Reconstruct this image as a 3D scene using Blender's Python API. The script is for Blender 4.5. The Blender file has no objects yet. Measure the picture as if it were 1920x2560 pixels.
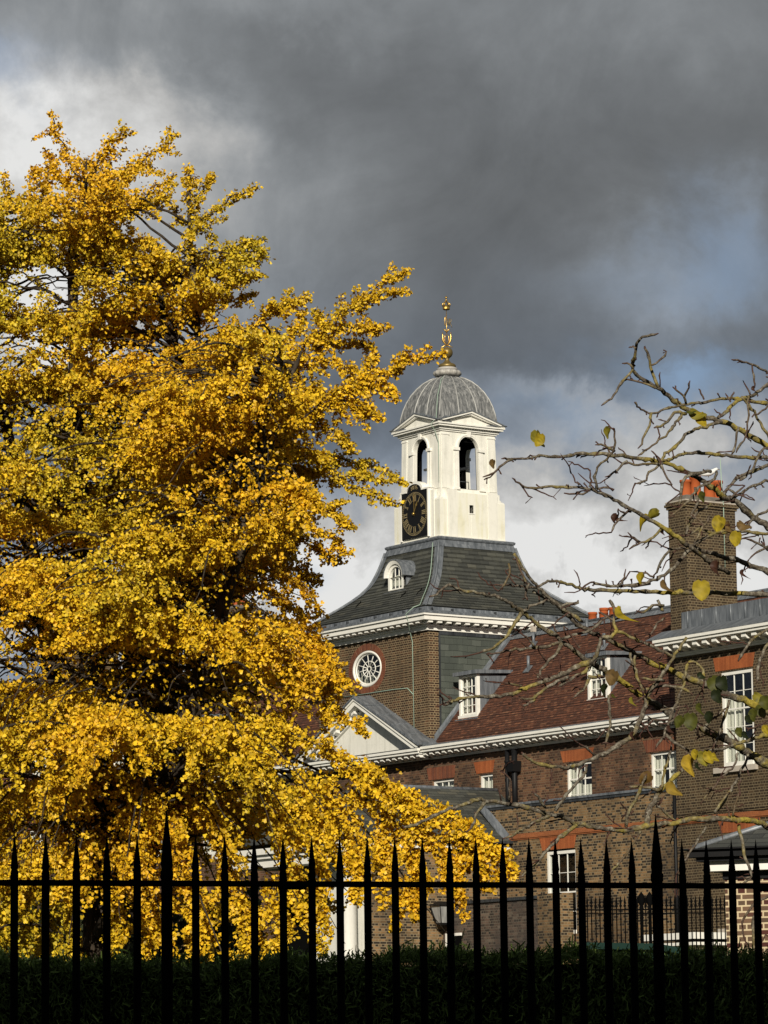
import bpy, math, random
import numpy as np
from math import radians as R_, sin, cos, pi, tan
random.seed(7)
sc = bpy.context.scene
COL = sc.collection

# ------------------------------------------------------------------ camera
FPX, PITCH, ROLL = 8875.0, R_(8.75), R_(-0.7)
cam = bpy.data.cameras.new('camera')
cam.sensor_fit = 'HORIZONTAL'; cam.sensor_width = 36.0
cam.lens = 36.0 * FPX / 1920.0
cam.clip_start = 0.1; cam.clip_end = 3000
co = bpy.data.objects.new('camera', cam); COL.objects.link(co)
CAM = np.array([0, 0, 1.6])
f0 = np.array([0, cos(PITCH), sin(PITCH)]); R0 = np.array([1.0, 0, 0]); U0 = np.cross(R0, f0)
RV = cos(ROLL) * R0 + sin(ROLL) * U0; UV_ = -sin(ROLL) * R0 + cos(ROLL) * U0
from mathutils import Matrix, Vector
m4 = Matrix(((RV[0], UV_[0], -f0[0], 0), (RV[1], UV_[1], -f0[1], 0), (RV[2], UV_[2], -f0[2], 1.6), (0, 0, 0, 1)))
co.matrix_world = m4
sc.camera = co

# ------------------------------------------------------------------ light
SUN_EL, SUN_AZ = R_(23.0), R_(-3.0)      # low autumn sun almost straight behind the camera
SD = np.array([sin(SUN_AZ) * cos(SUN_EL), -cos(SUN_AZ) * cos(SUN_EL), sin(SUN_EL)])
sun = bpy.data.lights.new('sun', 'SUN'); sun.energy = 4.6; sun.angle = R_(0.5); sun.color = (1.0, 0.93, 0.80)
so = bpy.data.objects.new('sun', sun); COL.objects.link(so)
so.rotation_euler = Vector((-SD[0], -SD[1], -SD[2])).to_track_quat('-Z', 'Y').to_euler()
so.location = (20, -60, 60)
sc.view_settings.view_transform = 'Standard'; sc.view_settings.look = 'None'
sc.view_settings.exposure = 0.0; sc.view_settings.gamma = 1.0
sc.view_settings.use_curve_mapping = False
sc.cycles.max_bounces = 5; sc.cycles.diffuse_bounces = 2; sc.cycles.glossy_bounces = 2
sc.cycles.transmission_bounces = 3; sc.cycles.transparent_max_bounces = 6
sc.cycles.use_adaptive_sampling = True
sc.cycles.use_denoising = True

class NT:
    """tiny helper to write node trees"""
    def __init__(s, tree): s.t = tree; s.n = tree.nodes; s.l = tree.links; s.n.clear()
    def add(s, typ, **kw):
        n = s.n.new(typ)
        for k, v in kw.items(): setattr(n, k, v)
        return n
    def link(s, a, b): s.l.new(a, b)
    def _in(s, sock, v):
        if hasattr(v, 'links'): s.l.new(v, sock)
        else: sock.default_value = v
    def math(s, op, a, b=0.0, c=0.0, clamp=False):
        n = s.add('ShaderNodeMath', operation=op, use_clamp=clamp)
        s._in(n.inputs[0], a); s._in(n.inputs[1], b); s._in(n.inputs[2], c)
        return n.outputs[0]
    def smooth(s, x, lo, hi):
        n = s.add('ShaderNodeMapRange', interpolation_type='SMOOTHSTEP')
        s._in(n.inputs[0], x); n.inputs[1].default_value = lo; n.inputs[2].default_value = hi
        return n.outputs[0]
    def mix(s, f, a, b, mode='MIX'):
        n = s.add('ShaderNodeMix', data_type='RGBA', blend_type=mode)
        s._in(n.inputs[0], f); s._in(n.inputs[6], a); s._in(n.inputs[7], b)
        return n.outputs[2]
    def noise(s, vec, scale, detail=4, rough=0.5, dist=0.0):
        n = s.add('ShaderNodeTexNoise'); s.l.new(vec, n.inputs['Vector'])
        n.inputs['Scale'].default_value = scale; n.inputs['Detail'].default_value = detail
        n.inputs['Roughness'].default_value = rough; n.inputs['Distortion'].default_value = dist
        return n.outputs['Fac']
    def ramp(s, f, stops, interp='LINEAR'):
        n = s.add('ShaderNodeValToRGB'); s._in(n.inputs[0], f)
        n.color_ramp.interpolation = interp
        el = n.color_ramp.elements
        while len(el) < len(stops): el.new(0.5)
        for e, (p, c) in zip(el, stops): e.position = p; e.color = c if len(c) == 4 else (*c, 1)
        return n.outputs[0]

def srgb(r, g, b):
    f = lambda c: (c / 255 / 12.92) if c / 255 <= 0.04045 else ((c / 255 + 0.055) / 1.055) ** 2.4
    return (f(r), f(g), f(b), 1)

# ------------------------------------------------------------------ sky: storm cloud over a clear sky, laid out by compass direction
w = bpy.data.worlds.new('World'); sc.world = w; w.use_nodes = True
N = NT(w.node_tree)
out = N.add('ShaderNodeOutputWorld'); bg = N.add('ShaderNodeBackground')
bg.inputs[1].default_value = 0.1
N.link(bg.outputs[0], out.inputs[0])
sky = N.add('ShaderNodeTexSky', sky_type='NISHITA', sun_disc=False)
sky.sun_elevation = SUN_EL; sky.sun_rotation = math.atan2(SD[0], SD[1])
tc = N.add('ShaderNodeTexCoord'); D3 = tc.outputs['Generated']
sp = N.add('ShaderNodeSeparateXYZ'); N.link(D3, sp.inputs[0])
X, Y, Z = sp.outputs
az = N.math('ARCTAN2', X, Y)
el = N.math('ARCSINE', Z)
nA = N.noise(D3, 11.0, 7, 0.6, 0.8)
nB = N.noise(D3, 26.0, 6, 0.58, 0.3)
nC = N.noise(D3, 4.0, 3, 0.5, 0.2)
def cblob(px, py, sx, sy, amp):
    a0 = (px - 960) / FPX; e0 = PITCH + (1280 - py) / FPX - ROLL * (px - 960) / FPX
    dx = N.math('DIVIDE', N.math('SUBTRACT', azw, a0), sx / FPX)
    dy = N.math('DIVIDE', N.math('SUBTRACT', elw, e0), sy / FPX)
    r2 = N.math('ADD', N.math('MULTIPLY', dx, dx), N.math('MULTIPLY', dy, dy))
    return N.math('MULTIPLY', N.math('EXPONENT', N.math('MULTIPLY', r2, -1.0)), amp)
# warp the directions so that the cloud edges are ragged
azw = N.math('ADD', az, N.math('MULTIPLY', N.math('SUBTRACT', nB, 0.5), 0.050))
nB2 = N.noise(D3, 31.0, 6, 0.6, 0.2)
elw = N.math('ADD', el, N.math('MULTIPLY', N.math('SUBTRACT', nB2, 0.5), 0.050))
dens = None
lum = N.math('ADD', 0.145, N.math('MULTIPLY', N.math('SUBTRACT', nA, 0.5), 0.03))
for b in [(60, 330, 330, 190, .27), (360, 330, 260, 150, .20), (0, 480, 300, 160, .12), (620, 560, 330, 240, .10), (120, 760, 260, 170, .48), (-700, 500, 700, 600, .3),
          (560, 0, 460, 90, .10), (1700, 40, 600, 200, .07), (1450, 1560, 620, 240, .36), (1400, 1330, 330, 120, .32), (1450, 1130, 260, 60, .12), (1900, 1560, 500, 330, .16),
          (760, 1420, 330, 190, .30), (880, 1580, 300, 160, .20), (330, 1560, 420, 200, .25), (960, 2100, 3000, 420, .18),
          (1450, 1030, 240, 50, .14), (1780, 1080, 220, 80, .20), (1700, 720, 240, 130, .10), (1880, 560, 120, 90, .06), (1640, 1210, 200, 90, .12), (1250, 1280, 160, 60, .10)]:
    lum = N.math('ADD', lum, cblob(*b))
nW = N.noise(D3, 17.0, 8, 0.62, 1.2)
lum = N.math('MULTIPLY', lum, N.math('ADD', 0.66, N.math('MULTIPLY', nW, 0.70)))
bil = N.math('ABSOLUTE', N.math('SUBTRACT', N.math('MULTIPLY', N.noise(D3, 21.0, 9, 0.6, 0.2), 2.0), 1.0))
bil = N.math('SUBTRACT', 0.22, bil)                      # rounded billows with creased edges
lum = N.math('MULTIPLY', lum, N.math('ADD', 1.0, N.math('MULTIPLY', bil, N.math('ADD', 0.30, N.math('MULTIPLY', N.smooth(lum, 0.14, 0.4), 0.9)))))
# wispy structure, stronger low down
low = N.smooth(el, PITCH + 0.06, PITCH - 0.04)
lum = N.math('MULTIPLY', lum, N.math('ADD', 1.0, N.math('MULTIPLY', N.math('MULTIPLY', N.math('SUBTRACT', nB2, 0.47), low), 2.6)))
nX = N.noise(D3, 48.0, 6, 0.6, 0.8)
lum = N.math('ADD', lum, N.math('MULTIPLY', N.math('MULTIPLY', N.math('SUBTRACT', nX, 0.5), low), N.math('MULTIPLY', lum, 1.6)))
# behind the camera the cloud is broken and the sky brighter
back = N.smooth(Y, 0.35, -0.5)
lum = N.math('MINIMUM', N.math('MAXIMUM', lum, 0.09), 0.78)
lum = N.math('MULTIPLY', lum, N.math('SUBTRACT', 1.0, N.math('MULTIPLY', back, 0.25)))
cool = N.smooth(el, PITCH + 0.09, PITCH + 0.01)
tint = N.mix(cool, (0.95, 1.01, 1.06, 1), (0.85, 1.0, 1.21, 1))
hot = N.smooth(lum, 0.22, 0.5)
tint = N.mix(hot, tint, (1.0, 1.0, 0.985, 1))
cm = N.add('ShaderNodeVectorMath', operation='SCALE'); N.link(tint, cm.inputs[0]); N.link(N.math('MULTIPLY', lum, 10.0), cm.inputs['Scale'])
gap = None
for b in [(1740, 945, 170, 62, .62), (1860, 620, 120, 110, .30), (1760, 700, 150, 80, .20), (1480, 1080, 160, 45, .2), (740, 1390, 75, 42, .85), (0, 170, 130, 90, .35), (1560, 720, 200, 90, .05)]:
    g = cblob(*b); gap = g if gap is None else N.math('ADD', gap, g)
gap = N.math('MULTIPLY', gap, N.math('ADD', 0.55, nB), clamp=True)
gap = N.math('MAXIMUM', gap, N.math('MULTIPLY', back, N.math('MULTIPLY', N.smooth(nC, 0.5, 0.65), 0.5)))
blue = N.mix(1.0, sky.outputs[0], (0.95, 1.0, 1.08, 1), 'MULTIPLY')
# the clear sky near the horizon seen through the gaps, held to a soft blue
clear = N.mix(0.55, blue, (2.0, 2.9, 4.6, 1))
N.link(N.mix(gap, cm.outputs[0], clear), bg.inputs[0])

# ------------------------------------------------------------------ materials
MATS = {}
def mat(name, rough=0.7, metal=0.0, spec=0.3):
    m = bpy.data.materials.new(name); m.use_nodes = True
    n = NT(m.node_tree); o = n.add('ShaderNodeOutputMaterial'); p = n.add('ShaderNodeBsdfPrincipled')
    p.inputs['Roughness'].default_value = rough; p.inputs['Metallic'].default_value = metal
    p.inputs['Specular IOR Level'].default_value = spec
    n.link(p.outputs[0], o.inputs[0]); MATS[name] = m
    return m, n, p, o
def bump(n, p, h, strength, dist):
    b = n.add('ShaderNodeBump'); b.inputs['Strength'].default_value = strength; b.inputs['Distance'].default_value = dist
    n._in(b.inputs['Height'], h); n.link(b.outputs[0], p.inputs['Normal'])
def uvv(n): return n.add('ShaderNodeUVMap').outputs[0]
def brickmat(name, stops, mortar, bw=0.225, bh=0.075, ms=0.009, soot=0.5, sootcol=(0.035, 0.027, 0.022, 1), sootscale=0.5, rough=0.9, squash=0.5, lo=0.42, hi=0.7, mvar=0.35):
    m, n, p, o = mat(name, rough, 0, 0.15)
    v = uvv(n)
    # small wobble so that the courses are not ruled
    wn = n.add('ShaderNodeTexNoise'); n.link(v, wn.inputs['Vector']); wn.inputs['Scale'].default_value = 1.7
    sv = n.add('ShaderNodeVectorMath', operation='SCALE'); n.link(wn.outputs['Color'], sv.inputs[0]); sv.inputs['Scale'].default_value = 0.02
    av = n.add('ShaderNodeVectorMath', operation='ADD'); n.link(v, av.inputs[0]); n.link(sv.outputs[0], av.inputs[1])
    b = n.add('ShaderNodeTexBrick'); n.link(av.outputs[0], b.inputs['Vector'])
    b.inputs['Scale'].default_value = 1; b.inputs['Brick Width'].default_value = bw; b.inputs['Row Height'].default_value = bh
    b.inputs['Mortar Size'].default_value = ms; b.inputs['Mortar Smooth'].default_value = 0.3
    b.offset = 0.5; b.offset_frequency = 2; b.squash = squash; b.squash_frequency = 2
    b.inputs['Color1'].default_value = (0, 0, 0, 1); b.inputs['Color2'].default_value = (1, 1, 1, 1); b.inputs['Mortar'].default_value = (0.5, 0.5, 0.5, 1)
    bc = n.ramp(b.outputs['Color'], stops)
    g = n.noise(v, 22, 3); bc = n.mix(n.math('MULTIPLY', g, 0.5), bc, (0.03, 0.02, 0.015, 1))
    big = n.noise(v, sootscale, 4, 0.6, 0.3)
    mc = n.mix(n.math('MULTIPLY', n.noise(v, 1.6, 3), mvar), mortar, (0.06, 0.05, 0.035, 1))
    c = n.mix(b.outputs['Fac'], bc, mc)
    s = n.math('MULTIPLY', n.smooth(big, lo, hi), soot)
    c = n.mix(s, c, sootcol)
    mp = n.add('ShaderNodeMapping'); n.link(v, mp.inputs[0]); mp.inputs['Scale'].default_value = (1.6, 0.22, 1); mp.inputs['Location'].default_value = (3.1, 1.7, 0)
    c = n.mix(n.math('MULTIPLY', n.smooth(n.noise(mp.outputs[0], 1.0, 5, 0.65), 0.52, 0.75), soot * 0.8), c, sootcol)
    pat = n.noise(v, 1.1, 5, 0.7, 0.5)
    gain = n.add('ShaderNodeVectorMath', operation='SCALE'); n.link(c, gain.inputs[0]); n.link(n.math('ADD', 0.62, n.math('MULTIPLY', pat, 0.85)), gain.inputs['Scale'])
    n.link(gain.outputs[0], p.inputs['Base Color'])
    bump(n, p, n.math('ADD', n.math('MULTIPLY', b.outputs['Fac'], -1.0), n.math('MULTIPLY', g, 0.6)), 0.6, 0.012)
    return m
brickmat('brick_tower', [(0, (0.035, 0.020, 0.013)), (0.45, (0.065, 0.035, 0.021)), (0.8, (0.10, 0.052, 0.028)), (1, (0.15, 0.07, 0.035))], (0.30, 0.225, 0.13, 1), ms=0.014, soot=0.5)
brickmat('brick_wing', [(0, (0.045, 0.024, 0.016)), (0.35, (0.11, 0.055, 0.034)), (0.75, (0.19, 0.09, 0.052)), (1, (0.27, 0.14, 0.07))], (0.24, 0.175, 0.11, 1), ms=0.008, soot=0.6, lo=0.4, hi=0.65)
brickmat('brick_stock', [(0, (0.035, 0.028, 0.022)), (0.36, (0.05, 0.036, 0.024)), (0.40, (0.16, 0.098, 0.048)), (0.7, (0.27, 0.17, 0.08)), (1, (0.38, 0.22, 0.10))], (0.31, 0.245, 0.15, 1), ms=0.010, soot=0.6)
brickmat('brick_block', [(0, (0.032, 0.022, 0.014)), (0.5, (0.065, 0.045, 0.026)), (1, (0.11, 0.072, 0.038))], (0.22, 0.17, 0.10, 1), ms=0.012, soot=0.35)
brickmat('brick_old', [(0, (0.035, 0.03, 0.026)), (0.5, (0.10, 0.07, 0.052)), (0.85, (0.17, 0.11, 0.08)), (1, (0.2, 0.16, 0.12))], (0.19, 0.165, 0.125, 1), ms=0.008, soot=0.8, sootcol=(0.05, 0.042, 0.038, 1))
brickmat('brick_lodge', [(0, (0.07, 0.022, 0.02)), (0.35, (0.12, 0.04, 0.03)), (0.42, (0.13, 0.085, 0.055)), (1, (0.22, 0.13, 0.08))], (0.62, 0.50, 0.32, 1), ms=0.013, soot=0.12, mvar=0.15)
brickmat('gauged_brick', [(0, (0.38, 0.105, 0.036)), (1, (0.50, 0.15, 0.05))], (0.36, 0.14, 0.06, 1), bw=0.07, bh=0.9, ms=0.002, soot=0.3, squash=1.0)
brickmat('gauged_brick_dark', [(0, (0.17, 0.05, 0.03)), (1, (0.30, 0.095, 0.045))], (0.42, 0.28, 0.18, 1), bw=0.075, bh=0.9, ms=0.005, soot=0.4, squash=1.0)
brickmat('red_band', [(0, (0.36, 0.12, 0.045)), (1, (0.46, 0.16, 0.06))], (0.34, 0.14, 0.07, 1), bw=0.23, bh=0.075, ms=0.004, soot=0.3, squash=1.0)
def shinglemat(name, stops, gapshadecol, bw, bh, linew, streak, streakcol, rough=0.6, bumpd=0.015):
    m, n, p, o = mat(name, rough, 0, 0.3)
    v = uvv(n)
    wn = n.add('ShaderNodeTexNoise'); n.link(v, wn.inputs['Vector']); wn.inputs['Scale'].default_value = 2.6; wn.inputs['Detail'].default_value = 5
    sv = n.add('ShaderNodeVectorMath', operation='SCALE'); n.link(wn.outputs['Color'], sv.inputs[0]); sv.inputs['Scale'].default_value = bh * 0.35
    av = n.add('ShaderNodeVectorMath', operation='ADD'); n.link(v, av.inputs[0]); n.link(sv.outputs[0], av.inputs[1])
    b = n.add('ShaderNodeTexBrick'); n.link(av.outputs[0], b.inputs['Vector'])
    b.inputs['Scale'].default_value = 1; b.inputs['Brick Width'].default_value = bw; b.inputs['Row Height'].default_value = bh
    b.inputs['Mortar Size'].default_value = linew * 0.28; b.inputs['Mortar Smooth'].default_value = 0.4
    b.inputs['Color1'].default_value = (0, 0, 0, 1); b.inputs['Color2'].default_value = (1, 1, 1, 1); b.inputs['Mortar'].default_value = (0.4, 0.4, 0.4, 1)
    sp = n.add('ShaderNodeSeparateXYZ'); n.link(av.outputs[0], sp.inputs[0])
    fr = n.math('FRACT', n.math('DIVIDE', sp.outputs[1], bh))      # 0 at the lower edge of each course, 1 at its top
    shadem = n.smooth(fr, linew / bh, linew / bh * 0.35)  # shadow line under each course, painted dark along its lower edge
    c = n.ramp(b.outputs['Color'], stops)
    c = n.mix(n.math('MULTIPLY', b.outputs['Fac'], 0.75), c, gapshadecol)
    c = n.mix(n.math('MULTIPLY', shadem, 0.9), c, gapshadecol)
    mp = n.add('ShaderNodeMapping'); n.link(v, mp.inputs[0]); mp.inputs['Scale'].default_value = (2.2, 0.35, 1)
    c = n.mix(n.math('MULTIPLY', n.smooth(n.noise(mp.outputs[0], 1.5, 5, 0.6), 0.45, 0.75), streak), c, streakcol)
    c = n.mix(n.math('MULTIPLY', n.noise(v, 30, 3), 0.3), c, gapshadecol)
    n.link(c, p.inputs['Base Color'])
    bump(n, p, n.math('SUBTRACT', n.math('SUBTRACT', 1.0, fr), n.math('MULTIPLY', b.outputs['Fac'], 0.4)), 0.8, bumpd)
    return m
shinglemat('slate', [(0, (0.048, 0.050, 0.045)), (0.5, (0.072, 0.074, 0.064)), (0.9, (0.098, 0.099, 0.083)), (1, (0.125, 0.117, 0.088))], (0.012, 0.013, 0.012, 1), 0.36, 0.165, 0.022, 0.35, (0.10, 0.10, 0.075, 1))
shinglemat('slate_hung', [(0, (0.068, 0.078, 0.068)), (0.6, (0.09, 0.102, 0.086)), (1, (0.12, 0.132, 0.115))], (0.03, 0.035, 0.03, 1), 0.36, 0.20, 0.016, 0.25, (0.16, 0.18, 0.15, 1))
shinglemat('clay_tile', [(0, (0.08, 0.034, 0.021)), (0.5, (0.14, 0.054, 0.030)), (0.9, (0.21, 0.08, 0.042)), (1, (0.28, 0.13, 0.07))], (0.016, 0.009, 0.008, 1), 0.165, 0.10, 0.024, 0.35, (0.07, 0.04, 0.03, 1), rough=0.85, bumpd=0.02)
def leadmat(name, base, light, dark, rough=0.45, sx=6.0):
    m, n, p, o = mat(name, rough, 0.15, 0.5)
    v = uvv(n)
    mp = n.add('ShaderNodeMapping'); n.link(v, mp.inputs[0]); mp.inputs['Scale'].default_value = (sx, 0.9, 1)
    a = n.noise(mp.outputs[0], 1.3, 6, 0.65, 0.2)
    c = n.ramp(a, [(0.3, dark), (0.5, base), (0.72, light)])
    c = n.mix(n.math('MULTIPLY', n.noise(v, 2.0, 4, 0.6), 0.5), c, dark)
    n.link(c, p.inputs['Base Color']); bump(n, p, n.noise(v, 6, 3), 0.3, 0.01)
    return m
leadmat('lead', (0.17, 0.185, 0.205, 1), (0.33, 0.35, 0.37, 1), (0.07, 0.08, 0.09, 1))
m, n, p, o = mat('lead_dome', 0.42, 0.15, 0.5)
g = n.add('ShaderNodeTexCoord').outputs['Object']
mp = n.add('ShaderNodeMapping'); n.link(g, mp.inputs[0]); mp.inputs['Scale'].default_value = (9, 9, 1.1)
a_n = n.noise(mp.outputs[0], 1.5, 6, 0.68, 0.25)
n.link(n.ramp(a_n, [(0.30, (0.05, 0.053, 0.055)), (0.44, (0.15, 0.155, 0.155)), (0.56, (0.26, 0.26, 0.255)), (0.68, (0.50, 0.50, 0.48))]), p.inputs['Base Color']); bump(n, p, n.noise(g, 5, 3), 0.3, 0.01)
leadmat('lead_roll', (0.40, 0.40, 0.38, 1), (0.52, 0.52, 0.49, 1), (0.22, 0.22, 0.22, 1))
leadmat('lead_dark', (0.045, 0.05, 0.055, 1), (0.09, 0.10, 0.11, 1), (0.02, 0.022, 0.025, 1))
def paintmat(name, base, stain, amt, dirt=0.25):
    m, n, p, o = mat(name, 0.5, 0, 0.35)
    v = uvv(n)
    mp = n.add('ShaderNodeMapping'); n.link(v, mp.inputs[0]); mp.inputs['Scale'].default_value = (5.0, 0.5, 1)
    a = n.noise(mp.outputs[0], 1.2, 5, 0.6)
    c = n.mix(n.math('MULTIPLY', n.smooth(a, 0.45, 0.7), amt), base, stain)
    c = n.mix(n.math('MULTIPLY', n.smooth(n.noise(v, 3.0, 6, 0.7), 0.48, 0.75), dirt), c, (0.40, 0.38, 0.30, 1))
    n.link(c, p.inputs['Base Color']); bump(n, p, n.noise(v, 9, 4), 0.12, 0.01)
    return m
paintmat('white_paint', (0.86, 0.84, 0.77, 1), (0.74, 0.72, 0.66, 1), 0.4)
paintmat('white_stucco', (0.82, 0.80, 0.72, 1), (0.66, 0.65, 0.58, 1), 0.7)
paintmat('stucco_stained', (0.82, 0.80, 0.70, 1), (0.70, 0.66, 0.42, 1), 0.6)
paintmat('stone', (0.50, 0.44, 0.37, 1), (0.36, 0.32, 0.27, 1), 0.5)
paintmat('stone_ring', (0.42, 0.40, 0.37, 1), (0.16, 0.14, 0.12, 1), 0.9, 0.6)
paintmat('curtain', (0.72, 0.69, 0.60, 1), (0.42, 0.41, 0.37, 1), 0.8)
def plain(name, col, rough=0.6, metal=0.0, spec=0.4, var=0.3, vs=8, b=0.1):
    m, n, p, o = mat(name, rough, metal, spec)
    g = n.add('ShaderNodeTexCoord').outputs['Object']
    c = n.mix(n.math('MULTIPLY', n.noise(g, vs, 5, 0.6), var * 2), col, tuple(x * 0.45 for x in col[:3]) + (1,))
    n.link(c, p.inputs['Base Color'])
    if b: bump(n, p, n.noise(g, vs * 3, 4), b, 0.01)
    return m
plain('black_paint', (0.008, 0.008, 0.009, 1), 0.55, 0, 0.25)
plain('black_iron', (0.004, 0.004, 0.004, 1), 0.8, 0, 0.03)
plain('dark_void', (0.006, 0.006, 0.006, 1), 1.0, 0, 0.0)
plain('gold', (0.72, 0.46, 0.12, 1), 0.32, 0.85, 0.5, 0.3)
plain('gold_dull', (0.28, 0.20, 0.07, 1), 0.45, 0.6, 0.5, 0.3)
plain('gilt_paint', (0.42, 0.33, 0.17, 1), 0.5, 0.2, 0.4, 0.2)
plain('terracotta', (0.50, 0.12, 0.035, 1), 0.8, 0, 0.2, 0.45, 3)
plain('mortar_cap', (0.22, 0.20, 0.17, 1), 0.9, 0, 0.1, 0.5, 4)
plain('green_paint', (0.006, 0.030, 0.022, 1), 0.7, 0, 0.15)
plain('verdigris', (0.42, 0.55, 0.44, 1), 0.6, 0.0, 0.3, 0.3)
plain('feather_white', (0.8, 0.8, 0.78, 1), 0.8, 0, 0.1, 0.1)
plain('feather_grey', (0.22, 0.24, 0.27, 1), 0.8, 0, 0.1, 0.2)
plain('bark_dark', (0.075, 0.06, 0.045, 1), 0.95, 0, 0.05, 0.5, 5, 0.6)
plain('soil', (0.05, 0.06, 0.025, 1), 0.95, 0, 0.05, 0.5, 0.4, 0.4)
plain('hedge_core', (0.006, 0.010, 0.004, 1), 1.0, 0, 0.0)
# ginkgo bark, dappled
m, n, p, o = mat('ginkgo_bark', 0.95, 0, 0.05)
g = n.add('ShaderNodeTexCoord').outputs['Object']
mp = n.add('ShaderNodeMapping'); n.link(g, mp.inputs[0]); mp.inputs['Scale'].default_value = (5, 5, 1)
n.link(n.ramp(n.noise(mp.outputs[0], 3, 6, 0.65), [(0.3, (0.02, 0.015, 0.011)), (0.6, (0.07, 0.055, 0.04)), (0.8, (0.16, 0.13, 0.095))]), p.inputs['Base Color'])
bump(n, p, n.noise(mp.outputs[0], 6, 5), 0.6, 0.03)
# lichen covered twig bark
m, n, p, o = mat('lichen_bark', 0.95, 0, 0.05)
g = n.add('ShaderNodeTexCoord').outputs['Object']
c = n.ramp(n.noise(g, 45, 5, 0.65), [(0.28, (0.03, 0.023, 0.018)), (0.5, (0.12, 0.10, 0.075)), (0.72, (0.32, 0.30, 0.24))])
at_ = n.add('ShaderNodeAttribute', attribute_name='thick')
lm = n.math('MULTIPLY', n.smooth(n.noise(g, 3.2, 5, 0.6), 0.48, 0.62), at_.outputs['Fac'])
c = n.mix(lm, c, n.ramp(n.noise(g, 60, 3), [(0.3, (0.20, 0.16, 0.03)), (0.7, (0.42, 0.33, 0.06))]))
c = n.mix(n.math('SUBTRACT', 1.0, n.smooth(at_.outputs['Fac'], 0.0, 0.35)), c, (0.075, 0.038, 0.03, 1))
n.link(c, p.inputs['Base Color']); bump(n, p, n.noise(g, 70, 4), 0.7, 0.01)
def leafmat(name, trans, rough=0.55, spec=0.25, tcol=(1.0, 0.75, 0.12, 1)):
    m, n, p, o = mat(name, rough, 0, spec)
    a = n.add('ShaderNodeAttribute', attribute_name='Col')
    n.link(a.outputs['Color'], p.inputs['Base Color'])
    tr = n.add('ShaderNodeBsdfTranslucent')
    n.link(n.mix(1.0, a.outputs['Color'], tcol, 'MULTIPLY'), tr.inputs[0])
    mx = n.add('ShaderNodeMixShader'); mx.inputs[0].default_value = trans
    n.link(p.outputs[0], mx.inputs[1]); n.link(tr.outputs[0], mx.inputs[2]); n.link(mx.outputs[0], o.inputs[0])
leafmat('ginkgo_leaf', 0.14, 0.5, 0.3)
leafmat('broad_leaf', 0.3, 0.55, 0.25)
leafmat('hedge_leaf', 0.1, 0.6, 0.2, (0.8, 1, 0.4, 1))
# window glass
m = bpy.data.materials.new('glass'); m.use_nodes = True; MATS['glass'] = m
n = NT(m.node_tree); o = n.add('ShaderNodeOutputMaterial')
tr = n.add('ShaderNodeBsdfTransparent'); tr.inputs[0].default_value = (0.85, 0.88, 0.86, 1)
gl = n.add('ShaderNodeBsdfGlossy'); gl.inputs['Roughness'].default_value = 0.03
g = n.add('ShaderNodeTexCoord').outputs['Object']
bb = n.add('ShaderNodeBump'); bb.inputs['Strength'].default_value = 0.15; bb.inputs['Distance'].default_value = 0.02; n.link(n.noise(g, 3, 2), bb.inputs['Height']); n.link(bb.outputs[0], gl.inputs['Normal'])
mx = n.add('ShaderNodeMixShader'); mx.inputs[0].default_value = 0.10
n.link(tr.outputs[0], mx.inputs[1]); n.link(gl.outputs[0], mx.inputs[2]); n.link(mx.outputs[0], o.inputs[0])

# ------------------------------------------------------------------ frames of reference
AL = R_(55.5)                          # the palace stands turned: its clock side faces left of the camera
A2 = np.array([cos(AL), -sin(AL), 0]); B2 = np.array([sin(AL), cos(AL), 0])
O2 = np.array([2.16, 116.0, 0.0])      # centre of the clock tower
def W(s, t, z): return O2 + A2 * s + B2 * t + np.array([0, 0, z])
def ray(x, y): return f0 + RV * (x - 960) / FPX + UV_ * (1280 - y) / FPX
def at(x, y, Yd):
    r = ray(x, y); return CAM + r * (Yd / r[1])

BASE = {}
def tag(o, label=None, cat=None, group=None, kind=None):
    if label: o['label'] = label
    if cat: o['category'] = cat
    if group: o['group'] = group
    if kind: o['kind'] = kind
    return o
def thing(name, label, cat, base=(0, 0, 0), palace=True, group=None, rot=None):
    """an Empty at the thing's base; palace things use (s, t, z) coordinates turned with the palace"""
    o = bpy.data.objects.new(name, None); COL.objects.link(o)
    o.empty_display_size = 0.3
    if palace:
        o.location = W(*base); o.rotation_euler = (0, 0, -AL)
    else:
        o.location = base
        if rot: o.rotation_euler = (0, 0, rot)
    BASE[o.name] = np.array(base, float)
    return tag(o, label, cat, group)

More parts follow.
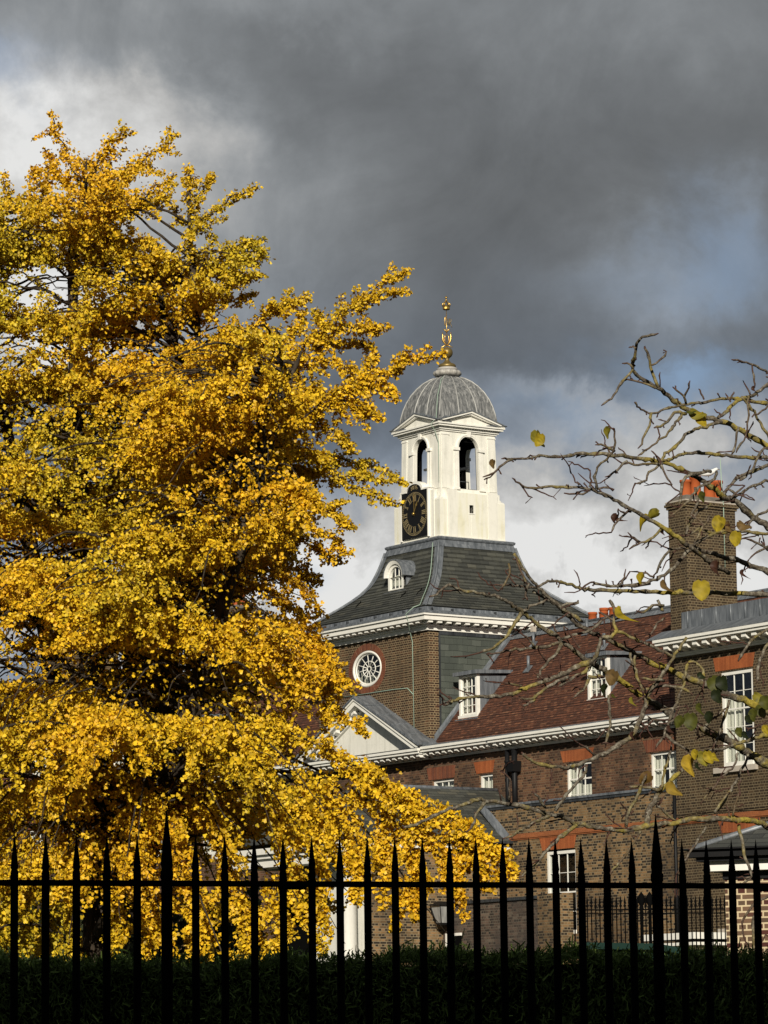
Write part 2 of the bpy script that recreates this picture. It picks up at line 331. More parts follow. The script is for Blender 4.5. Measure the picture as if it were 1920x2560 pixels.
class MB:
    """collects faces; every face carries a material name"""
    def __init__(s, m='white_paint'): s.v = []; s.f = []; s.m = []; s.cur = m; s.sm = []; s.tr = None
    def P(s, p):
        if s.tr: p = s.tr(p)
        s.v.append(tuple(p)); return len(s.v) - 1
    def face(s, pts, m=None, smooth=False):
        s.f.append([s.P(p) for p in pts]); s.m.append(m or s.cur); s.sm.append(smooth)
    def box(s, x0, x1, y0, y1, z0, z1, m=None):
        p = [(x0, y0, z0), (x1, y0, z0), (x1, y1, z0), (x0, y1, z0), (x0, y0, z1), (x1, y0, z1), (x1, y1, z1), (x0, y1, z1)]
        i = [s.P(q) for q in p]
        for q in ((3, 2, 1, 0), (4, 5, 6, 7), (0, 1, 5, 4), (1, 2, 6, 5), (2, 3, 7, 6), (3, 0, 4, 7)):
            s.f.append([i[k] for k in q]); s.m.append(m or s.cur); s.sm.append(False)
    def hexa(s, bot, top, m=None):
        """a solid between two polygons of the same count"""
        n = len(bot); i = [s.P(q) for q in bot]; j = [s.P(q) for q in top]
        s.f.append(i[::-1]); s.f.append(j[:]); s.m += [m or s.cur] * 2; s.sm += [False] * 2
        for k in range(n):
            l = (k + 1) % n
            s.f.append([i[k], i[l], j[l], j[k]]); s.m.append(m or s.cur); s.sm.append(False)
    def tube(s, path, rad, n=8, m=None, cap=True, closed=False):
        path = [np.array(p, float) for p in path]; k = len(path)
        if not hasattr(rad, '__len__'): rad = [rad] * k
        rings = []; prev = None
        for a in range(k):
            d = path[(a + 1) % k] - path[a - 1] if closed else path[min(a + 1, k - 1)] - path[max(a - 1, 0)]
            d = d / (np.linalg.norm(d) + 1e-9)
            if prev is None:
                u = np.cross(d, [0, 0, 1.0])
                if np.linalg.norm(u) < 0.1: u = np.cross(d, [0, 1.0, 0])
            else: u = prev - d * np.dot(prev, d)
            u /= np.linalg.norm(u) + 1e-9; prev = u; vv = np.cross(d, u)
            rings.append([s.P(path[a] + rad[a] * (cos(2 * pi * q / n) * u + sin(2 * pi * q / n) * vv)) for q in range(n)])
        for a in range(k if closed else k - 1):
            b = (a + 1) % k
            for q in range(n):
                s.f.append([rings[a][q], rings[a][(q + 1) % n], rings[b][(q + 1) % n], rings[b][q]]); s.m.append(m or s.cur); s.sm.append(True)
        if cap and not closed:
            s.f.append(rings[0][::-1]); s.f.append(rings[-1][:]); s.m += [m or s.cur] * 2; s.sm += [False] * 2
    def lathe(s, c, prof, n=16, m=None, smooth=True, rot=0.0, flute=0.0, nf=0):
        rings = []
        for r, z in prof:
            rings.append([s.P((c[0] + r * (1 + flute * cos(nf * 2 * pi * q / n)) * cos(2 * pi * q / n + rot), c[1] + r * (1 + flute * cos(nf * 2 * pi * q / n)) * sin(2 * pi * q / n + rot), c[2] + z)) for q in range(n)])
        for a in range(len(rings) - 1):
            for q in range(n):
                s.f.append([rings[a][q], rings[a][(q + 1) % n], rings[a + 1][(q + 1) % n], rings[a + 1][q]]); s.m.append(m or s.cur); s.sm.append(smooth)
        s.f.append(rings[0][::-1]); s.f.append(rings[-1][:]); s.m += [m or s.cur] * 2; s.sm += [False] * 2
    def build(s, name, parent=None, label=None):
        me = bpy.data.meshes.new(name)
        v = np.array(s.v, float)
        base = np.zeros(3)
        if parent is not None:
            base = BASE[parent.name]
        me.from_pydata((v - base).tolist(), [], s.f)
        names = list(dict.fromkeys(s.m))
        for q in names: me.materials.append(MATS[q])
        ix = {q: k for k, q in enumerate(names)}
        me.polygons.foreach_set('material_index', [ix[q] for q in s.m])
        me.polygons.foreach_set('use_smooth', s.sm)
        # UV in metres, laid along each face: u level, v up the slope
        uv = me.uv_layers.new(name='UVMap'); data = np.zeros(len(me.loops) * 2)
        for pl in me.polygons:
            nn = pl.normal
            tx, ty = -nn.y, nn.x; l = math.hypot(tx, ty)
            if l < 1e-3: T_ = (1, 0, 0); V_ = (0, 1, 0)
            else:
                if abs(tx) > abs(ty) and tx < 0 or abs(ty) >= abs(tx) and ty < 0: tx, ty = -tx, -ty
                T_ = (tx / l, ty / l, 0)
                V_ = (nn.y * T_[2] - nn.z * T_[1], nn.z * T_[0] - nn.x * T_[2], nn.x * T_[1] - nn.y * T_[0])
                if V_[2] < 0: V_ = tuple(-q for q in V_)
            for li in pl.loop_indices:
                c = v[me.loops[li].vertex_index]
                data[2 * li] = c[0] * T_[0] + c[1] * T_[1]
                data[2 * li + 1] = c[0] * V_[0] + c[1] * V_[1] + c[2] * V_[2]
        uv.data.foreach_set('uv', data)
        me.update()
        o = bpy.data.objects.new(name, me); COL.objects.link(o)
        if parent is not None: o.parent = parent; BASE[o.name] = base
        else: BASE[o.name] = base
        if label: o['label'] = label
        return o

# facade maps: (u along the wall, n outward, z)
def FA(T): return lambda p: (p[0], T - p[1], p[2])          # clock side, faces -t, wall plane t = T
def FB(S): return lambda p: (S + p[1], p[0], p[2])          # right side, faces +s, wall plane s = S
def wall(mb, u0, u1, z0, z1, ops, depth=0.12, m=None, rm=None):
    """wall sheet in the facade frame (n = 0) with openings cut out and reveals going in.
    an opening: dict(u0,u1,lo,hi) with lo/hi numbers or functions of u"""
    cuts = {u0, u1}
    for o in ops:
        k = o.get('n', 1)
        for q in range(k + 1): cuts.add(o['u0'] + (o['u1'] - o['u0']) * (0.5 - 0.5 * cos(pi * q / k) if k > 1 else q))
    cuts = sorted(c for c in cuts if u0 - 1e-9 <= c <= u1 + 1e-9)
    cuts = [c for k, c in enumerate(cuts) if k == 0 or c - cuts[k - 1] > 1e-6]
    fn = lambda h, u: h(u) if callable(h) else h
    for a, b in zip(cuts, cuts[1:]):
        mid = (a + b) / 2
        cov = sorted([o for o in ops if o['u0'] - 1e-6 < mid < o['u1'] + 1e-6], key=lambda o: fn(o['lo'], mid))
        za, zb = z0, z0
        for o in cov:
            la, lb, ha, hb = fn(o['lo'], a), fn(o['lo'], b), fn(o['hi'], a), fn(o['hi'], b)
            mb.face([(a, 0, za), (b, 0, zb), (b, 0, lb), (a, 0, la)], m)
            r = rm or m
            mb.face([(a, 0, la), (b, 0, lb), (b, -depth, lb), (a, -depth, la)], o.get('sm', r)); mb.face([(a, 0, ha), (b, 0, hb), (b, -depth, hb), (a, -depth, ha)], r)
            za, zb = ha, hb
        mb.face([(a, 0, za), (b, 0, zb), (b, 0, z1), (a, 0, z1)], m)
    for o in ops:
        r = rm or m
        for u in (o['u0'], o['u1']):
            l, h = fn(o['lo'], u), fn(o['hi'], u)
            if h - l > 1e-3: mb.face([(u, 0, l), (u, 0, h), (u, -depth, h), (u, -depth, l)], r)
def disc(c, a, b): return dict(u0=c[0] - a, u1=c[0] + a, n=22, lo=lambda u: c[1] - b * math.sqrt(max(0, 1 - ((u - c[0]) / a) ** 2)), hi=lambda u: c[1] + b * math.sqrt(max(0, 1 - ((u - c[0]) / a) ** 2)))
def arch(u0, u1, z0, zs): 
    r = (u1 - u0) / 2; c = (u0 + u1) / 2
    return dict(u0=u0, u1=u1, n=16, lo=z0, hi=lambda u: zs + math.sqrt(max(0, r * r - (u - c) ** 2)))
def sash(parent, fr, u0, u1, z0, z1, n=-0.06, cols=3, rows=(2, 2), curtain=None, name='window', bars=0.018, label=None, fw=0.07, box=0.05):
    """double hung sash: outer frame, glazing bars, pane, curtain and dark room behind"""
    f = MB('white_paint'); f.tr = fr
    f.box(u0, u0 + fw, n - 0.10, n, z0, z1); f.box(u1 - fw, u1, n - 0.10, n, z0, z1)
    f.box(u0 + fw, u1 - fw, n - 0.10, n, z1 - fw, z1); f.box(u0 + fw, u1 - fw, n - 0.10, n + 0.02, z0, z0 + fw * 1.2)
    zm = z0 + (z1 - z0) * (rows[1] / (rows[0] + rows[1]) if rows[0] else 1)
    iu0, iu1 = u0 + fw, u1 - fw; iz0, iz1 = z0 + fw * 1.2, z1 - fw
    if rows[0]: f.box(iu0, iu1, n - 0.07, n - 0.02, zm - 0.022, zm + 0.022)
    for c in range(1, cols):
        x = iu0 + (iu1 - iu0) * c / cols
        f.box(x - bars / 2, x + bars / 2, n - 0.060, n - 0.025, iz0, iz1)
    for (a, b, k) in ((iz0, zm - .022, rows[1]), (zm + .022, iz1, rows[0])):
        for r in range(1, k):
            z = a + (b - a) * r / k
            f.box(iu0, iu1, n - 0.057, n - 0.028, z - bars / 2, z + bars / 2)
    w_ = f.build(name, parent, label)
    g = MB('glass'); g.tr = fr; g.face([(iu0, n - 0.045, iz0), (iu1, n - 0.045, iz0), (iu1, n - 0.045, iz1), (iu0, n - 0.045, iz1)]); g.build('pane', w_)
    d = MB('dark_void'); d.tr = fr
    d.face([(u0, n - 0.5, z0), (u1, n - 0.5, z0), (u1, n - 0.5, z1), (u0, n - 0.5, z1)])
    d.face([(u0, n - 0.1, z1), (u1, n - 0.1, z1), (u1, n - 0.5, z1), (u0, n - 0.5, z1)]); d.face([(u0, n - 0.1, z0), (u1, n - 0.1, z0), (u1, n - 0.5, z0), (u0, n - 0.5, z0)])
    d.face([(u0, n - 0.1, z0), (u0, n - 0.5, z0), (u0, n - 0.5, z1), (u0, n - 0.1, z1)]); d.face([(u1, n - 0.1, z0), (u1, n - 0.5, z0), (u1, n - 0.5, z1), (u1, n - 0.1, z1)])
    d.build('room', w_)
    if curtain:
        cu = MB('curtain'); cu.tr = fr
        for (ca, cb, zt) in curtain:
            x0 = u0 + (u1 - u0) * ca; x1 = u0 + (u1 - u0) * cb; k = max(6, int((x1 - x0) / 0.05)); zz1 = z0 + (z1 - z0) * zt
            for q in range(k):
                xa = x0 + (x1 - x0) * q / k; xb = x0 + (x1 - x0) * (q + 1) / k
                na = n - 0.16 + 0.018 * sin(q * 2.1); nb = n - 0.16 + 0.018 * sin((q + 1) * 2.1)
                cu.face([(xa, na, z0), (xb, nb, z0), (xb, nb, zz1), (xa, na, zz1)], smooth=True)
        cu.build('curtain', w_)
    return w_
def lintel(parent, fr, u0, u1, v0, v1, z0, z1, m, name='lintel', label=None):
    """flat gauged arch, wider at its top (u0,u1) than at its foot (v0,v1)"""
    l = MB(m); l.tr = fr
    l.hexa([(v0, 0.012, z0), (v1, 0.012, z0), (u1, 0.012, z1), (u0, 0.012, z1)], [(v0, -0.12, z0), (v1, -0.12, z0), (u1, -0.12, z1), (u0, -0.12, z1)])
    return l.build(name, parent, label)

def modillion_cornice(parent, fr, u0, u1, z_wall, z_top, proj, step=0.42, bw=0.17, name='cornice', m='white_paint', ends=(0.0, 0.0), bh=0.13):
    """classical eaves cornice: bed mould, soffit with brackets, fascia. z_wall = foot at the wall, z_top = top of fascia"""
    zt = z_top - 0.145; zb = zt - bh
    c = MB(m); c.tr = fr
    e0, e1 = ends
    c.box(u0, u1, 0.004, 0.05, z_wall, z_wall + (zb - z_wall) * .5); c.box(u0, u1, 0.004, 0.10, z_wall + (zb - z_wall) * .5 + .003, zb - .003)
    c.box(u0 - e0, u1 + e1, 0.004, proj - 0.05, zt + .003, zt + 0.025)     # soffit
    c.box(u0 - e0, u1 + e1, proj - 0.047, proj, z_top - 0.13, z_top - .052)             # fascia
    c.box(u0 - e0 - 0.03, u1 + e1 + 0.03, proj - .047, proj + 0.05, z_top - 0.05, z_top + 0.03)
    o = c.build(name, parent)
    b = MB(m); b.tr = fr
    x = u0 + step * 0.5
    while x < u1 - bw * 0.3:
        # bracket: deep at the wall, curling up to the front
        pr = [(0.02, zb), (0.02, zt), (proj - 0.07, zt), (proj - 0.07, zt - bh * .55), (proj - 0.13, zt - bh * .8), (proj * 0.5, zt - bh * .72), (0.14, zb)]
        b.hexa([(x, q[0], q[1]) for q in pr], [(x + bw, q[0], q[1]) for q in pr])
        x += step
    b.build('modillions', o)
    return o

# ================================================================== ground
g = MB('soil'); g.face([(-900, -300, 0), (900, -300, 0), (900, 1500, 0), (-900, 1500, 0)])
tag(g.build('ground'), kind='structure')

# ================================================================== clock tower
H = 3.15
tower = thing('clock_tower', 'square brick clock tower with slate bell-cast roof and white belfry', 'clock tower', (0, 0, 0))
# --- brick shaft: clock side with the oval window, right side part brick, part slate-hung
mb = MB('brick_tower'); mb.tr = FA(-H)
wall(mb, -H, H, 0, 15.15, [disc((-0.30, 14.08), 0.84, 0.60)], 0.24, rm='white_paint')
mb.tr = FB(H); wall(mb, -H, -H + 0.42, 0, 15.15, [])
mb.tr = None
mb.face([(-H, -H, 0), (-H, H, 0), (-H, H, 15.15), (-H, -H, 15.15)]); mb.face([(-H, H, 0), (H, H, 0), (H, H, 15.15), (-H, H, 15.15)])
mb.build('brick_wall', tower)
mb = MB('slate_hung'); mb.tr = FB(H); mb.box(-H + 0.42, H, 0.0, 0.035, 0, 14.86)
mb.cur = 'lead_dark'; mb.box(-H + 0.40, H, 0.0, 0.06, 14.86, 15.12); mb.box(-H + 0.39, -H + 0.44, 0.0, 0.05, 0, 14.86)
mb.build('slate_cladding', tower)
# --- brick ring round the oval window
mb = MB('gauged_brick_dark'); mb.tr = FA(-H)
K = 56; ca, cb = 0.84, 0.60
for q in range(K):
    a0 = 2 * pi * q / K; a1 = 2 * pi * (q + 0.93) / K
    def pt(a, e, n): return (-0.30 + (ca + e) * cos(a), n, 14.08 + (cb + e) * sin(a))
    mb.hexa([pt(a0, 0, 0.012), pt(a1, 0, 0.012), pt(a1, 0.22, 0.012), pt(a0, 0.22, 0.012)], [pt(a0, 0, -0.1), pt(a1, 0, -0.1), pt(a1, 0.22, -0.1), pt(a0, 0.22, -0.1)])
mb.build('brick_surround', tower)
mb = MB('white_paint'); mb.tr = FA(-H)
def ell(a, b, n, c=(-0.30, 14.08), k=48): return [(c[0] + a * cos(2 * pi * q / k), n, c[1] + b * sin(2 * pi * q / k)) for q in range(k)]
mb.tube(ell(0.79, 0.55, -0.02), 0.05, 6, closed=True); mb.tube(ell(0.72, 0.49, -0.07), 0.03, 6, closed=True)
mb.tube(ell(0.36, 0.25, -0.08), 0.016, 5, closed=True); mb.tube(ell(0.11, 0.08, -0.08), 0.018, 5, closed=True)
for q in range(12):
    a = 2 * pi * (q + 0.0) / 12 + 0.12
    mb.tube([(-0.30 + 0.11 * cos(a), -0.08, 14.08 + 0.08 * sin(a)), (-0.30 + 0.72 * cos(a), -0.08, 14.08 + 0.49 * sin(a))], 0.014, 5)
ov = mb.build('oval_window', tower)
mb = MB('glass'); mb.tr = FA(-H); mb.face(ell(0.74, 0.51, -0.09)); mb.build('pane', ov)
mb = MB('dark_void'); mb.tr = FA(-H); mb.box(-1.2, 0.6, -0.6, -0.5, 13.4, 14.8); mb.box(-1.2, -1.16, -0.5, -0.17, 13.4, 14.8); mb.box(0.56, 0.6, -0.5, -0.17, 13.4, 14.8)
mb.cur = 'curtain'
for k in range(9):
    x = -1.0 + k * 0.16; mb.face([(x, -0.25, 13.5), (x + 0.16, -0.20 - 0.05 * (k % 2), 13.5), (x + 0.10, -0.22, 14.0 - 0.03 * k), (x - 0.02, -0.25, 14.05 - 0.03 * k)])
mb.build('room', ov)
# --- eaves cornice with two rows of blocks, on all four sides
def ring(mb, h0, h1, z0, z1, m=None):
    """square collar between half-sizes h0 < h1"""
    mb.box(-h1, h1, -h1, -h0, z0, z1, m); mb.box(-h1, h1, h0, h1, z0, z1, m); mb.box(-h1, -h0, -h0, h0, z0, z1, m); mb.box(h0, h1, -h0, h0, z0, z1, m)
mb = MB('white_paint')
ring(mb, H + 0.003, H + 0.09, 14.98, 15.10); ring(mb, H + 0.003, H + 0.16, 15.103, 15.15)
ring(mb, H - 0.02, 3.60, 15.265, 15.285)
ring(mb, 3.55, 3.62, 15.255, 15.40); ring(mb, 3.60, 3.68, 15.403, 15.455)
cr = mb.build('cornice', tower)
mb = MB('white_paint')
for side in range(4):
    fr = [FA(-H), FB(H), (lambda p: (-p[0], H + p[1], p[2])), (lambda p: (-H - p[1], -p[0], p[2]))][side]
    mb.tr = fr
    for k in range(19):
        x = -3.42 + k * 0.36
        mb.hexa([(x, 0.10, 15.153), (x, 0.10, 15.262), (x, 0.42, 15.262), (x, 0.42, 15.18)], [(x + 0.17, 0.10, 15.153), (x + 0.17, 0.10, 15.262), (x + 0.17, 0.42, 15.262), (x + 0.17, 0.42, 15.18)])
mb.build('modillions', cr)
# lead gutter
mb = MB('lead')
def skirt(mb, prof, m=None, smooth=False):
    for (h0, z0), (h1, z1) in zip(prof, prof[1:]):
        for k in range(4):
            c = [(1, -1), (1, 1), (-1, 1), (-1, -1)]
            a, b = c[k], c[(k + 1) % 4]
            mb.face([(a[0] * h0, a[1] * h0, z0), (b[0] * h0, b[1] * h0, z0), (b[0] * h1, b[1] * h1, z1), (a[0] * h1, a[1] * h1, z1)], m, smooth)
skirt(mb, [(3.60, 15.46), (3.66, 15.47), (3.66, 15.53), (3.54, 15.56), (3.54, 15.585), (3.46, 15.60), (3.44, 15.70), (3.2, 15.70)])
for k in range(9):
    for (px_, fr) in ((0, FA(-3.54)), (0, FB(3.54))):
        mb.tr = fr; x = -3.2 + k * 0.8 + random.uniform(-.1, .1); mb.box(x, x + 0.05, -0.06, 0.02, 15.585, 15.66, 'lead_dark'); mb.tr = None
mb.build('gutter', tower)
# --- bell-cast slate roof, courses laid in steps
prof = [(3.36, 15.74), (3.28, 15.79), (2.89, 16.10), (2.60, 16.31), (2.345, 16.52), (2.12, 16.73), (1.93, 16.97), (1.83, 17.15), (1.745, 17.36), (1.66, 17.60), (1.59, 17.83), (1.52, 18.10)]
pz = np.array([p[1] for p in prof]); ph = np.array([p[0] for p in prof])
HZ = lambda z: float(np.interp(z, pz, ph))
ZH = lambda h: float(np.interp(-h, -ph, pz))
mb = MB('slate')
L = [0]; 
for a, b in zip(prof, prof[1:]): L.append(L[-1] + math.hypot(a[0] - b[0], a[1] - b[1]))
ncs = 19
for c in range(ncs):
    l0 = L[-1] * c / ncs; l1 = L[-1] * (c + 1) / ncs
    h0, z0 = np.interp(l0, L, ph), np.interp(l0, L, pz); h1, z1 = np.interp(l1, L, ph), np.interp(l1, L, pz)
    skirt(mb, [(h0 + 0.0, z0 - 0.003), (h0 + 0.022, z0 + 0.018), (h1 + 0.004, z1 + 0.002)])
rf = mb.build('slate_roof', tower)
# UVs for the courses: one course = one row, joints every 0.36 m
uvl = rf.data.uv_layers[0].data
V0 = rf.data.vertices
for pl in rf.data.polygons:
    cz = sum(V0[i].co.z for i in pl.vertices) / 4; cx = sum(V0[i].co.x for i in pl.vertices); cy = sum(V0[i].co.y for i in pl.vertices)
    for li in pl.loop_indices:
        c_ = V0[rf.data.loops[li].vertex_index].co; hh = max(abs(c_.x), abs(c_.y))
        lv = float(np.interp(c_.z, pz, L)) / (L[-1] / ncs)
        uvl[li].uv = ((c_.y if abs(cx) > abs(cy) else c_.x), lv * 0.165 + 0.002)
# lead hips and the roll over each
for sx, sy in ((1, -1), (-1, -1), (1, 1), (-1, 1)):
    mb = MB('lead')
    for (h0, z0), (h1, z1) in zip(prof, prof[1:]):
        wd = 0.21
        for fl in (0, 1):
            if fl == 0: f = lambda h, z, d: (sx * (h + 0.03), sy * (h + 0.03) - sy * d, z + 0.03)
            else: f = lambda h, z, d: (sx * (h + 0.03) - sx * d, sy * (h + 0.03), z + 0.03)
            mb.face([f(h0, z0, 0), f(h0, z0, wd), f(h1, z1, wd), f(h1, z1, 0)])
    mb.tube([(sx * (h + 0.03), sy * (h + 0.03), z + 0.03) for h, z in prof], 0.035, 6)
    mb.build('hip_flashing', tower)
# iron ladder hooks on the slates
for fr, u in ((FA, -1.6), (FA, 0.9), (FA, 2.0 - 0.2), (FB, -1.5), (FB, 1.9)):
    z = 16.25 if u > -1.6 else 16.2; h = HZ(z) + 0.03
    mb = MB('black_iron'); mb.tr = fr(-h) if fr is FA else fr(h)
    mb.tube([(u, 0.02, z - 0.06), (u + 0.05, 0.03, z - 0.07), (u + 0.02, -0.07, z + 0.04), (u - 0.02, -0.16, z + 0.14), (u + 0.03, -0.24, z + 0.22), (u - 0.01, -0.3, z + 0.27)], 0.017, 5)
    mb.build('roof_hook', tower)
# --- arched dormer on the clock side
dz0, ds, dt = 16.70, 0.00, -2.19
dor = MB('white_paint'); dor.tr = FA(dt)
wall(dor, ds - 0.44, ds + 0.44, dz0 - 0.05, dz0 + 0.42, [dict(u0=ds - 0.33, u1=ds + 0.33, lo=dz0 + 0.03, hi=dz0 + 0.42)], 0.1)
K = 14
for q in range(K):
    a0 = pi * q / K; a1 = pi * (q + 1) / K
    P = lambda a, r, n: (ds + r * cos(a), n, dz0 + 0.42 + r * sin(a))
    dor.hexa([P(a0, 0.33, 0.0), P(a1, 0.33, 0.0), P(a1, 0.44, 0.0), P(a0, 0.44, 0.0)], [P(a0, 0.33, -0.1), P(a1, 0.33, -0.1), P(a1, 0.44, -0.1), P(a0, 0.44, -0.1)])
    dor.hexa([P(a0, 0.42, 0.06), P(a1, 0.42, 0.06), P(a1, 0.54, 0.10), P(a0, 0.54, 0.10)], [P(a0, 0.42, -0.02), P(a1, 0.42, -0.02), P(a1, 0.54, -0.02), P(a0, 0.54, -0.02)])
dor.box(ds - 0.34, ds + 0.34, -0.10, -0.05, dz0 + 0.0, dz0 + 0.05)
for x in (-0.11, 0.11): dor.box(ds + x - 0.012, ds + x + 0.012, -0.08, -0.05, dz0 + 0.05, dz0 + 0.72)
dor.box(ds - 0.33, ds + 0.33, -0.08, -0.052, dz0 + 0.40, dz0 + 0.425)
do = dor.build('arched_dormer', tower)
mb = MB('lead'); mb.tr = FA(dt)      # barrel roof and cheeks
for q in range(K):
    a0 = pi * q / K; a1 = pi * (q + 1) / K
    P = lambda a, r, n: (ds + r * cos(a), n, dz0 + 0.42 + r * sin(a))
    mb.hexa([P(a0, 0.545, 0.12), P(a1, 0.545, 0.12), P(a1, 0.575, 0.12), P(a0, 0.575, 0.12)], [P(a0, 0.545, -0.75), P(a1, 0.545, -0.75), P(a1, 0.575, -0.75), P(a0, 0.575, -0.75)])
for x in (-0.45, 0.42): mb.box(x, x + 0.03, -0.5, -0.101, dz0 - 0.05, dz0 + 0.44)
mb.box(-0.62, 0.62, -0.12, 0.06, dz0 - 0.10, dz0 - 0.06)
mb.build('lead_roof', do)
mb = MB('glass'); mb.tr = FA(dt); mb.face([(ds - .33, -.07, dz0 + .03), (ds + .33, -.07, dz0 + .03), (ds + .33, -.07, dz0 + .42)] + [(ds + .33 * cos(pi * q / 12), -.07, dz0 + .42 + .33 * sin(pi * q / 12)) for q in range(1, 12)] + [(ds - .33, -.07, dz0 + .42)]); mb.build('pane', do)
mb = MB('curtain'); mb.tr = FA(dt); mb.face([(ds - .33, -.14, dz0 + .03), (ds + .1, -.14, dz0 + .03), (ds + .05, -.14, dz0 + .3), (ds - .05, -.14, dz0 + .5), (ds - .33, -.14, dz0 + .45)]); mb.face([(ds, -.13, dz0 + .03), (ds + .16, -.13, dz0 + .06), (ds + .3, -.13, dz0 + .3), (ds + .12, -.13, dz0 + .42)])
mb.box(ds - .42, ds + .42, -.3, -.28, dz0, dz0 + .8, 'dark_void'); mb.build('blind', do)
# --- lead kerb under the belfry
mb = MB('lead'); skirt(mb, [(1.60, 17.99), (1.535, 18.11), (1.50, 18.22), (1.53, 18.23), (1.55, 18.27), (1.55, 18.31), (1.50, 18.34), (1.25, 18.38)])
mb.build('lead_kerb', tower)

# --- belfry
h_b, h_s0, h_s1 = 1.31, 1.14, 1.105
ZB = 18.34
mb = MB('stucco_stained')
flare = [(h_b, ZB), (h_b, 19.60), (h_b - 0.02, 19.64), (1.235, 19.68), (1.185, 19.76), (1.155, 19.88), (h_s0, 20.02)]
slot = dict(u0=-0.13, u1=0.03, lo=19.20, hi=19.47)
mb.tr = FB(h_b); wall(mb, -h_b, h_b, ZB, 19.60, [slot], 0.2, rm='dark_void')
mb.tr = FA(-h_b); wall(mb, -h_b, h_b, ZB, 19.60, [])
mb.tr = None
mb.face([(-h_b, -h_b, ZB), (-h_b, h_b, ZB), (-h_b, h_b, 19.6), (-h_b, -h_b, 19.6)]); mb.face([(-h_b, h_b, ZB), (h_b, h_b, ZB), (h_b, h_b, 19.6), (-h_b, h_b, 19.6)])
for k in range(4):
    # flare corners only (the faces stay flat in the middle): wings at both ends of each side
    pass
skirt(mb, flare[1:], 'white_stucco')
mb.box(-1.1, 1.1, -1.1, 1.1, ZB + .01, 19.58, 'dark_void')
bel = mb.build('belfry', tower)
# flat panel that rises over the flare in the middle of each side, pilasters, mouldings
mb = MB('white_stucco')
fr_b = FB(h_b)
for fr in (FA(-h_b), fr_b, (lambda p: (-p[0], h_b + p[1], p[2])), (lambda p: (-h_b - p[1], -p[0], p[2]))):
    mb.tr = fr
    for u in (-1.0, 0.62):          # pilaster strips on the base
        mb.box(u, u + 0.38, -0.1, 0.022, ZB + 0.06, 19.95)
    mb.box(-h_b + 0.01, h_b - 0.01, 0.0, 0.035, ZB, ZB + 0.055)
    sl = (-0.13, 0.03) if fr is fr_b else None
    if sl is None: mb.box(-0.62, 0.62, -0.15, 0.012, ZB + 0.055, 19.86, 'stucco_stained')
    else:
        mb.box(-0.62, sl[0], -0.15, 0.012, ZB + 0.055, 19.86, 'stucco_stained'); mb.box(sl[1], 0.62, -0.15, 0.012, ZB + 0.055, 19.86, 'stucco_stained')
        mb.box(sl[0], sl[1], -0.15, 0.012, ZB + 0.055, 19.20, 'stucco_stained'); mb.box(sl[0], sl[1], -0.15, 0.012, 19.47, 19.86, 'stucco_stained')
        mb.box(sl[0] - .03, sl[1] + .03, 0.013, 0.03, 19.17, 19.20, 'white_paint')
mb.tr = FB(h_b); mb.box(-0.06, -0.045, 0.013, 0.02, ZB + 0.1, 19.16)
mb.build('base_panelling', bel)
# shaft walls with the four arched openings
mb = MB('white_stucco')
z0s, z1s = 19.98, 21.90
frames = [FA(-1), FB(1), (lambda p: (-p[0], 1 + p[1], p[2])), (lambda p: (-1 - p[1], -p[0], p[2]))]
def taper(fr):
    def f(p):
        h = h_s0 + (h_s1 - h_s0) * (p[2] - z0s) / (z1s - z0s)
        q = fr((p[0] * (h / 1.12), p[1] + (h - 1), p[2])); return q
    return f
for k, fr in enumerate(frames):
    mb.tr = taper(fr)
    wall(mb, -1.12, 1.12, z0s, z1s, [arch(-0.40, 0.40, 19.96 if k % 2 else 20.20, 21.38)], 0.13, rm='white_stucco')
    mb2 = mb
    # moulded arch, imposts, keystone, jambs
    for q in range(14):
        a0 = pi * q / 14; a1 = pi * (q + 1) / 14
        P = lambda a, r, n: (r * cos(a), n, 21.38 + r * sin(a))
        mb.hexa([P(a0, 0.405, 0.035), P(a1, 0.405, 0.035), P(a1, 0.47, 0.035), P(a0, 0.47, 0.035)], [P(a0, 0.405, -0.02), P(a1, 0.405, -0.02), P(a1, 0.47, -0.02), P(a0, 0.47, -0.02)], 'white_paint')
        mb.hexa([P(a0, 0.445, 0.055), P(a1, 0.445, 0.055), P(a1, 0.485, 0.055), P(a0, 0.485, 0.055)], [P(a0, 0.445, 0.0), P(a1, 0.445, 0.0), P(a1, 0.485, 0.0), P(a0, 0.485, 0.0)], 'white_paint')
    mb.hexa([(-0.06, 0.07, 21.76), (0.06, 0.07, 21.76), (0.085, 0.08, 21.94), (-0.085, 0.08, 21.94)], [(-0.06, -0.02, 21.76), (0.06, -0.02, 21.76), (0.085, -0.02, 21.94), (-0.085, -0.02, 21.94)], 'white_paint')
    for sgn in (-1, 1):
        a, b = sorted((sgn * 0.385, sgn * 0.62)); mb.box(a, b, -0.04, 0.075, 21.29, 21.39, 'white_paint')
        a, b = sorted((sgn * 0.405, sgn * 0.475)); mb.box(a, b, -0.02, 0.04, 20.02, 21.285, 'white_paint')
        a, b = sorted((sgn * 0.485, sgn * 0.58)); mb.box(a, b, -0.02, 0.025, 20.02, 21.285, 'white_paint')
        a, b = sorted((sgn * 0.395, sgn * 0.62)); mb.box(a, b, -0.02, 0.06, 19.985, 20.06, 'white_paint')
        a, b = sorted((sgn * 0.80, sgn * 1.08)); mb.box(a, b, 0.0, 0.022, 20.0, 21.82, 'white_stucco')
        a, b = sorted((sgn * 0.78, sgn * 1.10)); mb.box(a, b, 0.0, 0.04, 21.78, 21.83, 'white_paint')
mb.build('bell_chamber', bel)
